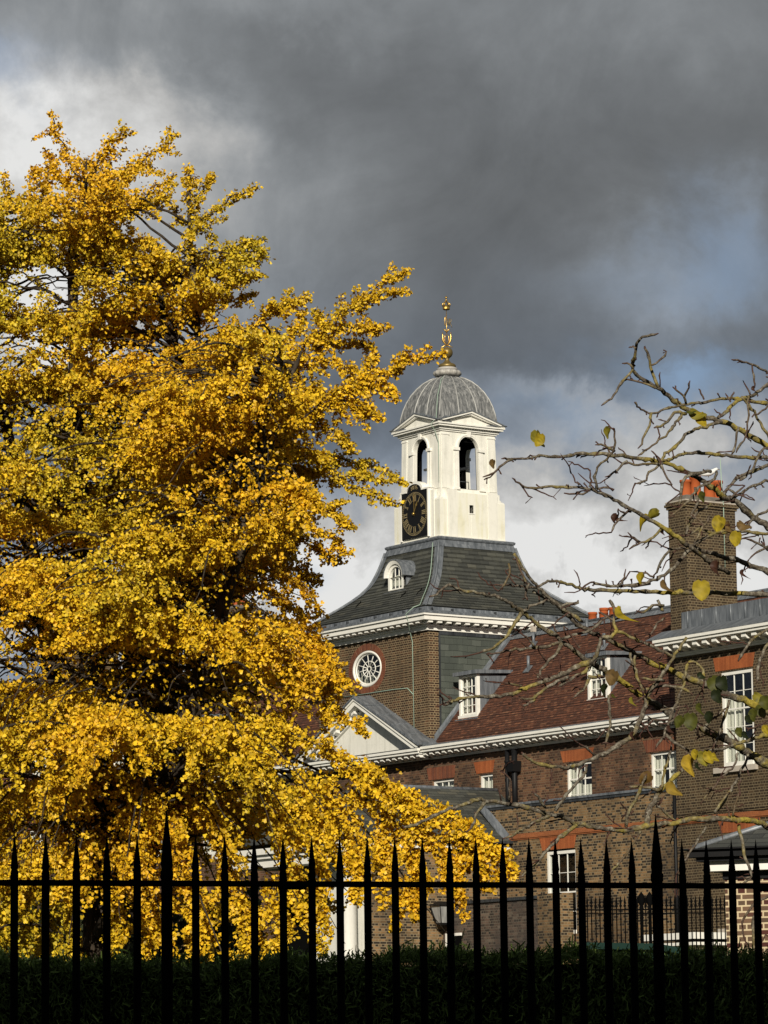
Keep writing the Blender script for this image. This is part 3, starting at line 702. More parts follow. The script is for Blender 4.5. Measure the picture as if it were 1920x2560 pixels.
# inside: black sheets behind the walls stand in for shade; posts, beam, bell
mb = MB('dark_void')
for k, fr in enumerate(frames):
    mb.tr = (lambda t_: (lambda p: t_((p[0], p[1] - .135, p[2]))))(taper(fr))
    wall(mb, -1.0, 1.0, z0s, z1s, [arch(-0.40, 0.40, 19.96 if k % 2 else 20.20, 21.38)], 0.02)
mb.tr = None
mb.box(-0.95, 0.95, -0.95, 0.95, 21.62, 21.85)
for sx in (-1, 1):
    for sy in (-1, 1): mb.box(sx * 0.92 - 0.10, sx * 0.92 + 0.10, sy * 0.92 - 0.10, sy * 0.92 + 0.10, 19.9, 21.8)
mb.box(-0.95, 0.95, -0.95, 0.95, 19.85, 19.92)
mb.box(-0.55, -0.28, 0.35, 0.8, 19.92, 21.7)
mb.build('shade_lining_frame', bel)
mb = MB('lead_dark'); mb.box(-0.95, 0.95, 0.1, 0.18, 20.75, 20.83); mb.box(-0.1, 0.95, -0.95, -0.87, 20.73, 20.8); mb.box(0.4, 0.8, 0.2, 0.6, 19.92, 20.10)
mb.tube([(0.7, 0.3, 20.1), (0.7, 0.3, 20.35), (0.7, -0.2, 20.35)], 0.015, 5)
mb.build('bell_beam', bel)
# entablature and the four pediments
mb = MB('white_paint')
ring(mb, 0.9, 1.15, 21.90, 21.95); ring(mb, 0.9, 1.20, 21.953, 22.00); ring(mb, 0.9, 1.31, 22.04, 22.10); ring(mb, 0.9, 1.355, 22.103, 22.15); ring(mb, 0.9, 1.22, 22.003, 22.037)
for fr in (FA(-1.2), FB(1.2), (lambda p: (-p[0], 1.2 + p[1], p[2])), (lambda p: (-1.2 - p[1], -p[0], p[2]))):
    mb.tr = fr
    zc, za, hw = 22.15, 22.60, 1.34
    mb.hexa([(-1.15, 0.0, zc), (1.15, 0.0, zc), (0, 0.0, za - 0.1)], [(-1.15, -0.25, zc), (1.15, -0.25, zc), (0, -0.25, za - 0.1)], 'white_stucco')
    for sg in (-1, 1):
        for (n0, n1, d0, d1) in ((0.0, 0.10, 0.115, 0.06), (0.0, 0.155, 0.06, 0.0)):
            mb.hexa([(sg * hw, n0, zc + 0.015 - d0 * .2), (0, n0, za - d0), (0, n0, za - d1), (sg * hw, n0, zc + 0.045 - d1 * .2)], [(sg * hw, n1, zc + 0.015 - d0 * .2), (0, n1, za - d0), (0, n1, za - d1), (sg * hw, n1, zc + 0.045 - d1 * .2)])
mb.build('pediments', bel)
mb = MB('lead')
for fr in (FA(-1.2), FB(1.2), (lambda p: (-p[0], 1.2 + p[1], p[2])), (lambda p: (-1.2 - p[1], -p[0], p[2]))):
    mb.tr = fr
    for sg in (-1, 1):
        mb.hexa([(sg * 1.40, 0.18, 22.19), (0, 0.18, 22.603), (0, 0.18, 22.635), (sg * 1.43, 0.18, 22.215)], [(sg * 1.2, -0.5, 22.19), (0, -0.5, 22.603), (0, -0.5, 22.635), (sg * 1.2, -0.5, 22.215)])
        for k in range(3):
            x = sg * (0.35 + 0.33 * k); zz = 22.62 - (22.62 - 22.2) * abs(x) / 1.4
            mb.box(x - 0.03, x + 0.03, -0.02, 0.15, zz, zz + 0.05)
mb.build('pediment_flashing', bel)
# dome: square plan with lead rolls
dp = [(1.14, 22.20), (1.14, 22.40), (1.115, 22.62), (1.06, 22.88), (0.975, 23.14), (0.86, 23.39), (0.72, 23.60), (0.57, 23.77), (0.42, 23.88), (0.30, 23.94), (0.24, 23.99)]
mb = MB('lead_dome'); skirt(mb, dp, smooth=False)
dome = mb.build('dome', tower)
d_ = dome.data
for pl in d_.polygons: pl.use_smooth = False
mb = MB('lead_roll')
for k in range(4):
    c = [(1, -1), (1, 1), (-1, 1), (-1, -1)]; a, b = c[k], c[(k + 1) % 4]
    for f in (0.0, 0.34, 0.67):
        mb.tube([((a[0] * (1 - f) + b[0] * f) * (h + 0.01), (a[1] * (1 - f) + b[1] * f) * (h + 0.01), z) for h, z in dp[1:-1]], 0.020 if f else 0.026, 6)
mb.build('ribs', dome)
# finial
T0 = (0, 0, 0)
mb = MB('stone_ring')
mb.lathe(T0, [(0.24, 23.97), (0.40, 23.99), (0.45, 24.04), (0.46, 24.09), (0.43, 24.15), (0.36, 24.18)], 48, flute=0.05, nf=12)
mb.lathe(T0, [(0.30, 24.17), (0.34, 24.20), (0.34, 24.25), (0.29, 24.28)], 32)
fin = mb.build('finial', tower)
mb = MB('gold_dull'); mb.lathe(T0, [(0.29, 24.27), (0.29, 24.36), (0.25, 24.40), (0.15, 24.44), (0.08, 24.52), (0.065, 24.58), (0.09, 24.60)], 20)
mb.build('gilt_base', fin)
mb = MB('gold_dull'); mb.lathe(T0, [(0.195 * sin(pi * q / 14) + 0.001, 24.79 - 0.195 * cos(pi * q / 14)) for q in range(15)], 24)
mb.build('orb', fin)
vane = MB('gold'); vane.tube([(0, 0, 24.97), (0, 0, 26.26)], 0.011, 8)
def up(p): return (p[0] * -B2[0] * 0 + p[0], p[1], p[2])
# the scrolls and vane lie in a plane square to the camera's sight line (direction q)
qd = np.array([0.566, 0.824])           # palace coordinates of the picture's rightward direction
def pl_(x, z, y=0.0): return (qd[0] * x - qd[1] * y, qd[1] * x + qd[0] * y, z)
for sg in (-1, 1):
    vane.tube([pl_(0.0, 25.02), pl_(sg * .06, 25.10), pl_(sg * .12, 25.19), pl_(sg * .14, 25.30), pl_(sg * .13, 25.40), pl_(sg * .15, 25.50)], [.015, .028, .034, .032, .026, .006], 6)
    vane.tube([pl_(sg * .03, 25.10), pl_(sg * .07, 25.22), pl_(sg * .06, 25.34), pl_(sg * .03, 25.44)], [.01, .018, .016, .006], 5)
    vane.tube([pl_(0, 25.48), pl_(sg * .05, 25.56), pl_(sg * .10, 25.59), pl_(sg * .13, 25.57)], [.02, .022, .014, .004], 5)
    vane.tube([pl_(0, 25.06), pl_(sg * .10, 25.02), pl_(sg * .17, 24.97), pl_(sg * .20, 25.0)], [.02, .02, .016, .01], 5)
vane.tube([pl_(-.005, 25.70), pl_(-.05, 25.74), pl_(-.055, 25.86), pl_(-.05, 25.97), pl_(-.01, 26.02)], [.01, .024, .012, .024, .01], 6)
wv = vane.build('weather_vane', tower)
mb = MB('gold_dull')                     # pierced W R cypher on the vane's tail
def stroke(pts, r=0.010): mb.tube([pl_(x, z) for x, z in pts], r, 5)
stroke([(.03, 25.95), (.045, 25.72), (.06, 25.90), (.075, 25.72), (.09, 25.95)]); stroke([(.105, 25.70), (.105, 25.95), (.15, 25.93), (.16, 25.88), (.14, 25.84), (.11, 25.83)]); stroke([(.12, 25.83), (.16, 25.70), (.18, 25.64)])
mb.build('cypher', wv)
mb = MB('gold'); mb.lathe((0, 0, 0), [(0.10, 26.25), (0.125, 26.27), (0.12, 26.33), (0.135, 26.38), (0.10, 26.36)], 12, smooth=False)
for a in range(6):
    t_ = a * pi / 3; mb.tube([(0.12 * cos(t_), 0.12 * sin(t_), 26.37), (0.13 * cos(t_), 0.13 * sin(t_), 26.44), (0.02 * cos(t_), 0.02 * sin(t_), 26.54)], [.022, .02, .012], 5)
mb.lathe((0, 0, 26.58), [(0.035 * sin(pi * q / 8) + .001, -0.04 * cos(pi * q / 8)) for q in range(9)], 10)
mb.tube([(0, 0, 26.6), (0, 0, 26.72)], 0.02, 6); mb.tube([pl_(-.045, 26.67), pl_(.045, 26.67)], 0.018, 6)
mb.build('crown', wv)
# --- clock
ZC, SC, RC = 19.26, -0.02, 0.735
fr = FA(-h_b - 0.04)
mb = MB('black_paint'); mb.tr = fr
mb.box(SC - 0.74, SC + 0.74, 0.0, 0.04, 18.47, 20.0)
K = 14
mb.hexa([(SC + 0.42 * cos(pi * q / K), 0.0, 19.995 + 0.24 * sin(pi * q / K)) for q in range(K + 1)], [(SC + 0.42 * cos(pi * q / K), 0.039, 19.995 + 0.24 * sin(pi * q / K)) for q in range(K + 1)])
clock = mb.build('clock', tower)
mb = MB('white_paint'); mb.tr = fr       # white surround, arched over the year
mb.box(SC - 0.80, SC - 0.745, -0.2, 0.06, 18.42, 20.05); mb.box(SC + 0.745, SC + 0.80, -0.2, 0.06, 18.42, 20.05)
for sg in (-1, 1):
    a, b = sorted((sg * 0.44, sg * 0.80)); mb.box(SC + a, SC + b, -0.2, 0.065, 20.003, 20.06)
for q in range(K):
    P = lambda a, r, n: (SC + r * 1.0 * cos(a), n, 20.0 + (r - 0.18) * 1.0 * sin(a))
    a0 = pi * q / K; a1 = pi * (q + 1) / K
    mb.hexa([P(a0, .425, .07), P(a1, .425, .07), P(a1, .52, .07), P(a0, .52, .07)], [P(a0, .425, -.2), P(a1, .425, -.2), P(a1, .52, -.2), P(a0, .52, -.2)])
mb.build('clock_surround', clock)
mb = MB('gilt_paint'); mb.tr = fr
def circ(r, w_, n=64, y=0.046):
    for q in range(n):
        a0 = 2 * pi * q / n; a1 = 2 * pi * (q + 1) / n
        mb.face([(SC + r * sin(a0), y, ZC + r * cos(a0)), (SC + (r + w_) * sin(a0), y, ZC + (r + w_) * cos(a0)), (SC + (r + w_) * sin(a1), y, ZC + (r + w_) * cos(a1)), (SC + r * sin(a1), y, ZC + r * cos(a1))])
circ(0.705, 0.014); circ(0.645, 0.010)
for q in range(60):
    a = 2 * pi * q / 60; hw = 0.012 if q % 5 else 0.024
    for_ = [(0.665, -hw), (0.665, hw), (0.695, hw), (0.695, -hw)]
    mb.face([(SC + r * sin(a) + d * cos(a), 0.046, ZC + r * cos(a) - d * sin(a)) for r, d in for_])
NUM = ['XII', 'I', 'II', 'III', 'IIII', 'V', 'VI', 'VII', 'VIII', 'IX', 'X', 'XI']
def numeral(txt, ang):
    r0, r1 = 0.42, 0.62
    wd = {'I': 0.052, 'V': 0.115, 'X': 0.115}; tw = sum(wd[c] for c in txt); x = -tw / 2
    def q(pts):
        mb.face([(SC + (rr * sin(ang) + xx * cos(ang)), 0.046, ZC + (rr * cos(ang) - xx * sin(ang))) for xx, rr in pts])
    def bar(xa, ra, xb, rb, w_): q([(xa - w_, ra), (xa + w_, ra), (xb + w_, rb), (xb - w_, rb)])
    for c in txt:
        cw = wd[c]; m_ = x + cw / 2
        if c == 'I': bar(m_, r0, m_, r1, 0.013)
        if c == 'V': bar(m_, r0, m_ - 0.035, r1, 0.015); bar(m_, r0, m_ + 0.035, r1, 0.007)
        if c == 'X': bar(m_ + 0.035, r0, m_ - 0.035, r1, 0.015); bar(m_ - 0.035, r0, m_ + 0.035, r1, 0.007)
        for rr in (r0, r1 - 0.009): q([(x + 0.004, rr), (x + cw - 0.004, rr), (x + cw - 0.004, rr + 0.009), (x + 0.004, rr + 0.009)])
        x += cw
mb.build('minute_ring', clock)
for k, t_ in enumerate(NUM):
    mb = MB('gilt_paint'); mb.tr = fr; numeral(t_, k * pi / 6); mb.build('numeral', clock)
mb = MB('gilt_paint'); mb.tr = fr
# the year over the dial, strokes of a serif face
def digit(ch, x, z, s):
    S = {'1': [[(.3, .75), (.5, 1), (.5, 0)], [(.3, 0), (.7, 0)]], '8': [[(.5, .52), (.2, .7), (.25, .95), (.5, 1), (.75, .95), (.8, .7), (.5, .52), (.15, .3), (.2, .05), (.5, 0), (.8, .05), (.85, .3), (.5, .52)]],
         '3': [[(.2, .9), (.5, 1), (.8, .85), (.75, .6), (.45, .53), (.8, .4), (.85, .15), (.5, 0), (.15, .12)]], '5': [[(.8, 1), (.3, 1), (.25, .55), (.6, .6), (.85, .4), (.8, .1), (.5, 0), (.15, .1)]]}
    for st in S[ch]: mb.tube([(x + a * s * .75, 0.05, z + b * s) for a, b in st], 0.0095, 4)
for k, ch in enumerate('1835'): digit(ch, SC - 0.20 + k * 0.10 + (0.0), 20.055 + [0, .02, .02, 0][k], 0.12)
mb.build('year_inscription', clock)
mb = MB('gold'); mb.tr = fr
mb.hexa([(SC - .012, .06, ZC - .06), (SC + .012, .06, ZC - .06), (SC + .007, .06, ZC + .66), (SC - .007, .06, ZC + .66)], [(SC - .012, .07, ZC - .06), (SC + .012, .07, ZC - .06), (SC + .007, .07, ZC + .66), (SC - .007, .07, ZC + .66)])
mb.build('minute_hand', clock)
mb = MB('gold'); mb.tr = fr
a = R_(29)
hp = lambda r, d, n: (SC + r * sin(a) + d * cos(a), n, ZC + r * cos(a) - d * sin(a))
o_ = [(-.05, -.014), (-.05, .014), (.26, .014), (.31, .05), (.36, .03), (.47, 0), (.36, -.03), (.31, -.05), (.26, -.014)]
mb.hexa([hp(r, d, .075) for r, d in o_], [hp(r, d, .085) for r, d in o_])
mb.tube([(SC, 0.045, ZC), (SC, 0.12, ZC)], 0.042, 12)
mb.build('hour_hand', clock)
# lightning conductor down the hips and the wall
mb = MB('verdigris')
mb.tube([(0.16, -0.16, 24.05), (0.60, -0.68, 23.72), (0.95, -1.08, 23.1), (1.1, -1.26, 22.3), (1.06, -1.45, 22.1), (1.0, -1.25, 21.9), (1.10, -1.18, 21.5), (1.12, -1.20, 20.2)], 0.012, 5)
mb.tube([(HZ(z) - 0.28, -HZ(z) - 0.05, z + 0.04) for z in pz[::-1]] + [(3.0, -3.6, 15.7), (2.75, -3.72, 15.5), (2.72, -3.60, 15.25), (2.35, -3.3, 15.05), (2.32, -H - 0.03, 14.7), (2.35, -H - 0.03, 11.6)], 0.013, 5)
mb.tube([(-H, -H - 0.02, 13.29), (1.2, -H - 0.02, 13.27), (2.0, -H - 0.02, 13.24), (2.33, -H - 0.02, 13.0)], 0.014, 5)
mb.build('lightning_conductor', tower)

# ================================================================== main range beside the tower
TW = -3.20                      # wall plane of the range
wing = thing('palace_range', 'long brick range with red tiled roof and white bracketed cornice beside the clock tower', 'building', (10, 0, 0))
S1 = 17.05
OPS = [(3.35, 4.50, 8.75, 10.20), (5.86, 6.55, 8.75, 10.20), (10.25, 11.49, 8.75, 10.22), (14.25, 15.45, 8.75, 10.22)]
mb = MB('brick_wing'); mb.tr = FA(TW)
left_ops = [(x, x + 1.15, 8.6, 10.2) for x in (-10.5, -13.6, -16.7, -19.8, -22.9, -26.0, -29.1)]
low_ops = []
wall(mb, -34, S1 + 0.5, 0, 10.86, [dict(u0=a, u1=b, lo=c, hi=d) for a, b, c, d in OPS + left_ops + low_ops], 0.16)
mb.build('brick_wall', wing)
cfg = [(3, (1, 2), [(0.05, .95, 1.0)]), (2, (1, 2), [(0, 1, 1.0)]), (3, (1, 2), [(0, .42, 1.0), (.42, 1, .55)]), (3, (1, 2), [(0, .34, 1.0), (.5, .95, 1.0)])]
for (a, b, c, d), (cl, rw, cu) in zip(OPS, cfg):
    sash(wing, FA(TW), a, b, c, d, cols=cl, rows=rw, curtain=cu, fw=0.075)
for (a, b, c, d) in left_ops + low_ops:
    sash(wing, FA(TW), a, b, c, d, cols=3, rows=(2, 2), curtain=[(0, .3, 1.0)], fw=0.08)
lintel(wing, FA(TW), 3.05, 4.60, 3.16, 4.52, 10.22, 10.60, 'gauged_brick_dark')
lintel(wing, FA(TW), 5.58, 6.66, 5.72, 6.56, 10.24, 10.60, 'gauged_brick', label='bright orange flat brick arch')
lintel(wing, FA(TW), 10.00, 11.62, 10.12, 11.49, 10.26, 10.60, 'gauged_brick', label='bright orange flat brick arch')
lintel(wing, FA(TW), 13.95, 15.60, 14.10, 15.48, 10.25, 10.60, 'gauged_brick_dark')
for (a, b, c, d) in left_ops: lintel(wing, FA(TW), a - .15, b + .15, a, b, d + .02, d + .36, 'gauged_brick_dark')
# cornice, in two runs with a small break
modillion_cornice(wing, FA(TW), 3.3, 7.02, 10.86, 11.20, 0.50, step=0.335, bw=0.15)
modillion_cornice(wing, FA(TW), 7.05, S1, 10.86, 11.20, 0.54, step=0.335, bw=0.15)
modillion_cornice(wing, FA(TW), -34, -4.0, 10.86, 11.20, 0.50, step=0.335, bw=0.15)
mb = MB('lead'); mb.tr = FA(TW)
for a, b, p_ in ((3.3, 7.02, .52), (7.02, S1, .56), (-34, -4, .52)): mb.hexa([(a, .0, 11.24), (a, p_, 11.235), (a, p_, 11.26), (a, .0, 11.36)], [(b, .0, 11.24), (b, p_, 11.235), (b, p_, 11.26), (b, .0, 11.36)])
mb.build('gutter', wing)
# roof
TR0, ZR0 = -3.16, 11.32; TRR, ZRR = 0.10, 14.98
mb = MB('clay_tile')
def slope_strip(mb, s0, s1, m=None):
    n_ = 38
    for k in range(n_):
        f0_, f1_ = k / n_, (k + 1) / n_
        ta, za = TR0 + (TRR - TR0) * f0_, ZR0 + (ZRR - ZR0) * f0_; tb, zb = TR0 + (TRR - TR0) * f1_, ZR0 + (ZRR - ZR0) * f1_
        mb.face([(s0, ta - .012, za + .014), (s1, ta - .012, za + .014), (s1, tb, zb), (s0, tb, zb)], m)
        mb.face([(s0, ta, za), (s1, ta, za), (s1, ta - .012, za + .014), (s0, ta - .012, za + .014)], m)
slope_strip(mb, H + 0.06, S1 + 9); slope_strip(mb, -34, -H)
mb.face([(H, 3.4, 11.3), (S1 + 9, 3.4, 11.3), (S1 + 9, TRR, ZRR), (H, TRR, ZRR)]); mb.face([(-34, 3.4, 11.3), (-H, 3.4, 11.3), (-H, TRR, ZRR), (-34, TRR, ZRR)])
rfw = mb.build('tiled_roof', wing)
mb = MB('lead'); mb.tube([(H, TRR, ZRR + .03), (S1 + 9, TRR, ZRR + .03)], 0.06, 8); mb.tube([(-34, TRR, ZRR + .03), (-H, TRR, ZRR + .03)], 0.06, 8)
sl = math.atan2(ZRR - ZR0, TRR - TR0)
for d0, d1 in ((0.0, 0.22),):
    for s0_, s1_ in ((H + 0.06, S1 + 9), (-34, -H)):
        mb.face([(s0_, TRR - .25 * cos(sl) - .02, ZRR - .25 * sin(sl) + .03), (s1_, TRR - .25 * cos(sl) - .02, ZRR - .25 * sin(sl) + .03), (s1_, TRR, ZRR + .05), (s0_, TRR, ZRR + .05)])
# flashing where roof meets tower
mb.hexa([(H + .05, -3.0, 11.55), (H + .05, TRR, 15.05), (H + .05, TRR, 15.17), (H + .05, -3.0, 11.67)], [(H + .12, -3.0, 11.55), (H + .12, TRR, 15.05), (H + .12, TRR, 15.10), (H + .12, -3.0, 11.60)])
mb.hexa([(H + .04, -3.1, 11.40), (H + .04, TRR, 15.01), (H + .04, TRR, 15.05), (H + .04, -3.1, 11.44)], [(H + .20, -3.1, 11.40), (H + .20, TRR, 15.01), (H + .20, TRR, 15.05), (H + .20, -3.1, 11.44)])
mb.build('lead_flashing', wing)
# pediment on the clock side
pc, phw, pz0, pza = -0.15, 3.62, 11.20, 13.05
mb = MB('white_stucco'); mb.tr = FA(TW - 0.14)
mb.hexa([(pc - phw + .2, 0, pz0 - .02), (pc + phw - .2, 0, pz0 - .02), (pc, 0, pza - .16)], [(pc - phw + .2, -.13, pz0 - .02), (pc + phw - .2, -.13, pz0 - .02), (pc, -.13, pza - .16)])
ped = mb.build('pediment', wing)
mb = MB('white_paint'); mb.tr = FA(TW - 0.14)
for sg in (-1, 1):
    for (n0, n1, d0, d1) in ((0.0, 0.10, .34, .26), (.0, .30, .20, .175), (.30, .42, .20, .04), (.30, .47, .04, -.02)):
        X_ = lambda d: pc + sg * (phw - (d + .02) * 1.9)
        mb.hexa([(X_(d0), n0, pz0 + .0), (pc, n0, pza - d0), (pc, n0, pza - d1), (X_(d1), n0, pz0 + .0)], [(X_(d0), n1, pz0), (pc, n1, pza - d0), (pc, n1, pza - d1), (X_(d1), n1, pz0)])
    for k in range(1, 11):
        x = pc + sg * (phw - k * 0.345 - .1); zt = pza - .2 - (pza - pz0) * abs(x - pc) / phw - .01
        if zt - .1 < pz0: continue
        dz = (pza - pz0) / phw * 0.15
        mb.hexa([(x, .02, zt - .13), (x, .02, zt), (x, .28, zt), (x, .28, zt - .08)], [(x - sg * .15, .02, zt - .13 + dz), (x - sg * .15, .02, zt + dz), (x - sg * .15, .28, zt + dz), (x - sg * .15, .28, zt - .08 + dz)])
mb.build('raking_cornice', ped)
modillion_cornice(ped, FA(TW - 0.14), pc - phw + .15, pc + phw - .02, 10.86, 11.16, 0.47, step=0.335, bw=0.15)
mb = MB('lead_dark'); mb.tr = FA(TW - 0.14); mb.hexa([(pc - phw, 0.002, 11.20), (pc + phw, 0.002, 11.20), (pc + phw, 0.002, 11.30), (pc - phw, 0.002, 11.30)], [(pc - phw, .50, 11.19), (pc + phw, .50, 11.19), (pc + phw, .50, 11.215), (pc - phw, .50, 11.215)])
mb.build('ledge_flashing', ped)
mb = MB('lead'); mb.tr = FA(TW - 0.14)
for sg in (-1, 1):
    mb.hexa([(pc + sg * (phw + .02), .50, pz0 + .06), (pc, .50, pza + .03), (pc, .50, pza + .09), (pc + sg * (phw + .12), .50, pz0 + .09)], [(pc + sg * (phw + .02), -.30, pz0 + .10), (pc, -.30, pza + .10), (pc, -.30, pza + .17), (pc + sg * (phw + .12), -.30, pz0 + .14)])
    for k in range(1, 5):
        f = k / 5; x = pc + sg * phw * f; zz = pza + .12 - (pza - pz0) * f
        mb.hexa([(x - .02, .5, zz - .02), (x + .02, .5, zz - .02), (x + .02, .5, zz + .01), (x - .02, .5, zz + .01)], [(x - .02, -.28, zz + .05), (x + .02, -.28, zz + .05), (x + .02, -.28, zz + .08), (x - .02, -.28, zz + .08)])
mb.box(pc + phw + .0, pc + phw + .25, -.3, .38, 11.22, 11.36)
mb.build('lead_roof', ped)
# dormers
def dormer(s0, s1, zb, zt, tf):
    fr = FA(tf)
    f = MB('white_paint'); f.tr = fr
    f.box(s0 - .03, s1 + .03, -.08, .03, zb - .06, zb + .03); f.box(s0, s0 + .09, -.12, 0, zb + .031, zt); f.box(s1 - .09, s1, -.12, 0, zb + .031, zt)
    f.box(s0, s1, -.12, .0, zt + .001, zt + .06)
    d = f.build('dormer', rfw)
    sash(d, fr, s0 + .091, s1 - .091, zb + .031, zt, n=-.03, cols=3, rows=(2, 2), curtain=[(0, .35, 1)], fw=.05, name='window') if False else None
    c = MB('lead'); c.tr = fr
    tb = tf; z_at = lambda t: ZR0 + (ZRR - ZR0) * (t - TR0) / (TRR - TR0)
    nb = -((zt + .06 - ZR0) / (ZRR - ZR0) * (TRR - TR0) + TR0 - tf)
    for x, y in ((s0 - .005, s0 + .03), (s1 - .03, s1 + .005)):
        c.hexa([(x, -.121, zb - .1), (x, -.121, zt + .06), (x, nb, zt + .06)], [(y, -.121, zb - .1), (y, -.121, zt + .06), (y, nb, zt + .06)], 'lead_dark' if False else None)
    c.hexa([(s0 - .14, .14, zt + .061), (s1 + .14, .14, zt + .061), (s1 + .14, .14, zt + .18), (s0 - .14, .14, zt + .18)], [(s0 - .14, nb - .2, zt + .14), (s1 + .14, nb - .2, zt + .14), (s1 + .14, nb - .2, zt + .24), (s0 - .14, nb - .2, zt + .24)])
    c.hexa([(s0 - .12, .10, zb - .13), (s1 + .12, .10, zb - .13), (s1 + .12, .10, zb - .10), (s0 - .12, .10, zb - .10)], [(s0 - .12, -.1, zb - .11), (s1 + .12, -.1, zb - .11), (s1 + .12, -.1, zb - .065), (s0 - .12, -.1, zb - .065)])
    c.build('lead_cheeks', d)
    # glazing belongs to the dormer itself: bars, pane, blind
    g_ = MB('white_paint'); g_.tr = fr
    u0, u1, z0, z1 = s0 + .091, s1 - .091, zb + .03, zt
    for x in (u0 + (u1 - u0) / 3, u0 + (u1 - u0) * 2 / 3): g_.box(x - .012, x + .012, -.09, -.05, z0, z1)
    for k in range(1, 4):
        z = z0 + (z1 - z0) * k / 4; e = .03 if k == 2 else .012; g_.box(u0, u1, -.085, -.052, z - e, z + e)
    g_.box(u0, u1, -.10, -.04, z0, z0 + .06); g_.box(u0, u0 + .035, -.10, -.04, z0, z1); g_.box(u1 - .035, u1, -.10, -.04, z0, z1)
    g_.face([(u0, -.07, z0), (u1, -.07, z0), (u1, -.07, z1), (u0, -.07, z1)], 'glass')
    g_.face([(u0, -.16, z0), (u0 + (u1 - u0) * .38, -.15, z0), (u0 + (u1 - u0) * .38, -.15, z1), (u0, -.16, z1)], 'curtain')
    g_.face([(u0, -.5, z0), (u1, -.5, z0), (u1, -.5, z1), (u0, -.5, z1)], 'dark_void')
    g_.build('window', d)
dormer(3.76, 4.72, 12.20, 13.42, -2.42); dormer(10.38, 11.34, 12.12, 13.34, -2.42)
for x in (-12, -18, -24): dormer(x, x + 1.0, 12.16, 13.38, -2.42)
# vent pipes standing on the tiles
for s_, f in ((5.0, .86), (5.75, .62), (9.2, .72), (13.1, .62), (7.6, .9)):
    t_ = TR0 + (TRR - TR0) * f; z_ = ZR0 + (ZRR - ZR0) * f
    mb = MB('lead'); mb.tube([(s_, t_ - .02, z_ - .05), (s_, t_ - .02, z_ + .42)], .05, 8)
    mb.hexa([(s_ - .14, t_ - .14, z_ - .12), (s_ + .14, t_ - .14, z_ - .12), (s_ + .12, t_ + .06, z_ + .1), (s_ - .12, t_ + .06, z_ + .1)], [(s_ - .14, t_ - .16, z_ - .10), (s_ + .14, t_ - .16, z_ - .10), (s_ + .12, t_ + .04, z_ + .12), (s_ - .12, t_ + .04, z_ + .12)])
    mb.build('vent_pipe', rfw)
mb = MB('stone'); t_ = TR0 + (TRR - TR0) * .86; z_ = ZR0 + (ZRR - ZR0) * .86; mb.box(4.94, 5.06, t_ - .09, t_ + .05, z_ + .42, z_ + .62, 'stone')
mb.build('vent_cowl', rfw)
# downpipes
mb = MB('black_paint'); mb.tr = FA(TW)
mb.tube([(7.50, .14, 8.6), (7.50, .14, 10.84)], .075, 10); mb.tube([(7.92, .18, 8.6), (7.92, .18, 10.84)], .09, 10)
for z in (10.05, 10.45): mb.tube([(7.50, .14, z), (7.50, .14, z + .06)], .095, 10)
mb.hexa([(7.78, .05, 10.14), (8.06, .05, 10.14), (8.06, .34, 10.14), (7.78, .34, 10.14)], [(7.74, .05, 10.46), (8.10, .05, 10.46), (8.10, .38, 10.46), (7.74, .38, 10.46)])
mb.build('downpipe', wing)
mb = MB('brick_wing'); mb.box(-34, -33.99, TW, 3.4, 0, 11.2); mb.box(S1 + 5, S1 + 5.01, 0, 3.4, 0, 11.3); mb.box(-34, S1 + 5, 3.39, 3.4, 0, 11.3); mb.build('rear_wall', wing)
# tall stacks on the left of the range
def pots(parent, pts, z, h=.55, r=.125, m='terracotta'):
    for k, (s_, t_) in enumerate(pts):
        mb = MB(m); hh = h * [1, 1.25, .92, 1.1][k % 4]
        mb.lathe((s_, t_, z), [(r * 1.25, -.02), (r * 1.2, .06), (r, .10), (r * .88, hh * .85), (r * 1.02, hh * .87), (r * 1.02, hh), (r * .75, hh + .001), (r * .7, hh - .2)], 14)
        mb.build('chimney_pot', parent)
def stack(name, label, s, t, ws, wt, z0, z1, pn, pp=(1, 2), ph_=.55, group=None, mcap=True):
    ch = thing(name, label, 'chimney', (s, t, z0), group=group) if label else None
    return ch
# two wide chimney stacks rise from the left of the range, behind the yellow tree
def chimney_part(parent, s0, s1, t0, t1, z0, z1, potpts, ph_=.55, r=.125, m='brick_tower'):
    mb = MB(m); mb.box(s0, s1, t0, t1, z0, z1 - .22)
    for k, (e, a, b) in enumerate(((.04, -.22, -.15), (.08, -.149, -.08), (.05, -.079, -.01))): mb.box(s0 - e, s1 + e, t0 - e, t1 + e, z1 + a, z1 + b)
    c = mb.build('chimney', parent)
    mb = MB('mortar_cap'); mb.hexa([(s0 - .03, t0 - .03, z1), (s1 + .03, t0 - .03, z1), (s1 + .03, t1 + .03, z1), (s0 - .03, t1 + .03, z1)], [(s0 + .2, t0 + .2, z1 + .17), (s1 - .2, t0 + .2, z1 + .17), (s1 - .2, t1 - .2, z1 + .17), (s0 + .2, t1 - .2, z1 + .17)])
    mb.build('chimney_cap', c)
    pots(c, potpts, z1 + .12, ph_, r)
    return c
chimney_part(wing, -29.6, -26.2, 1.4, 2.6, 13, 20.0, [(-29.1 + .5 * k, 2.0) for k in range(4)])
chimney_part(wing, -25.2, -23.6, 6.4, 7.6, 5, 19.25, [(-24.9 + .45 * k, 7.0) for k in range(3)])
chimney_part(wing, -17.0, -15.0, 1.0, 2.2, 13, 17.0, [(-16.7 + .45 * k, 1.6) for k in range(4)])
pots(wing, [(5.85, 1.35), (6.12, 1.6), (6.40, 1.35), (6.85, 1.4)], 15.02, .50, .15)
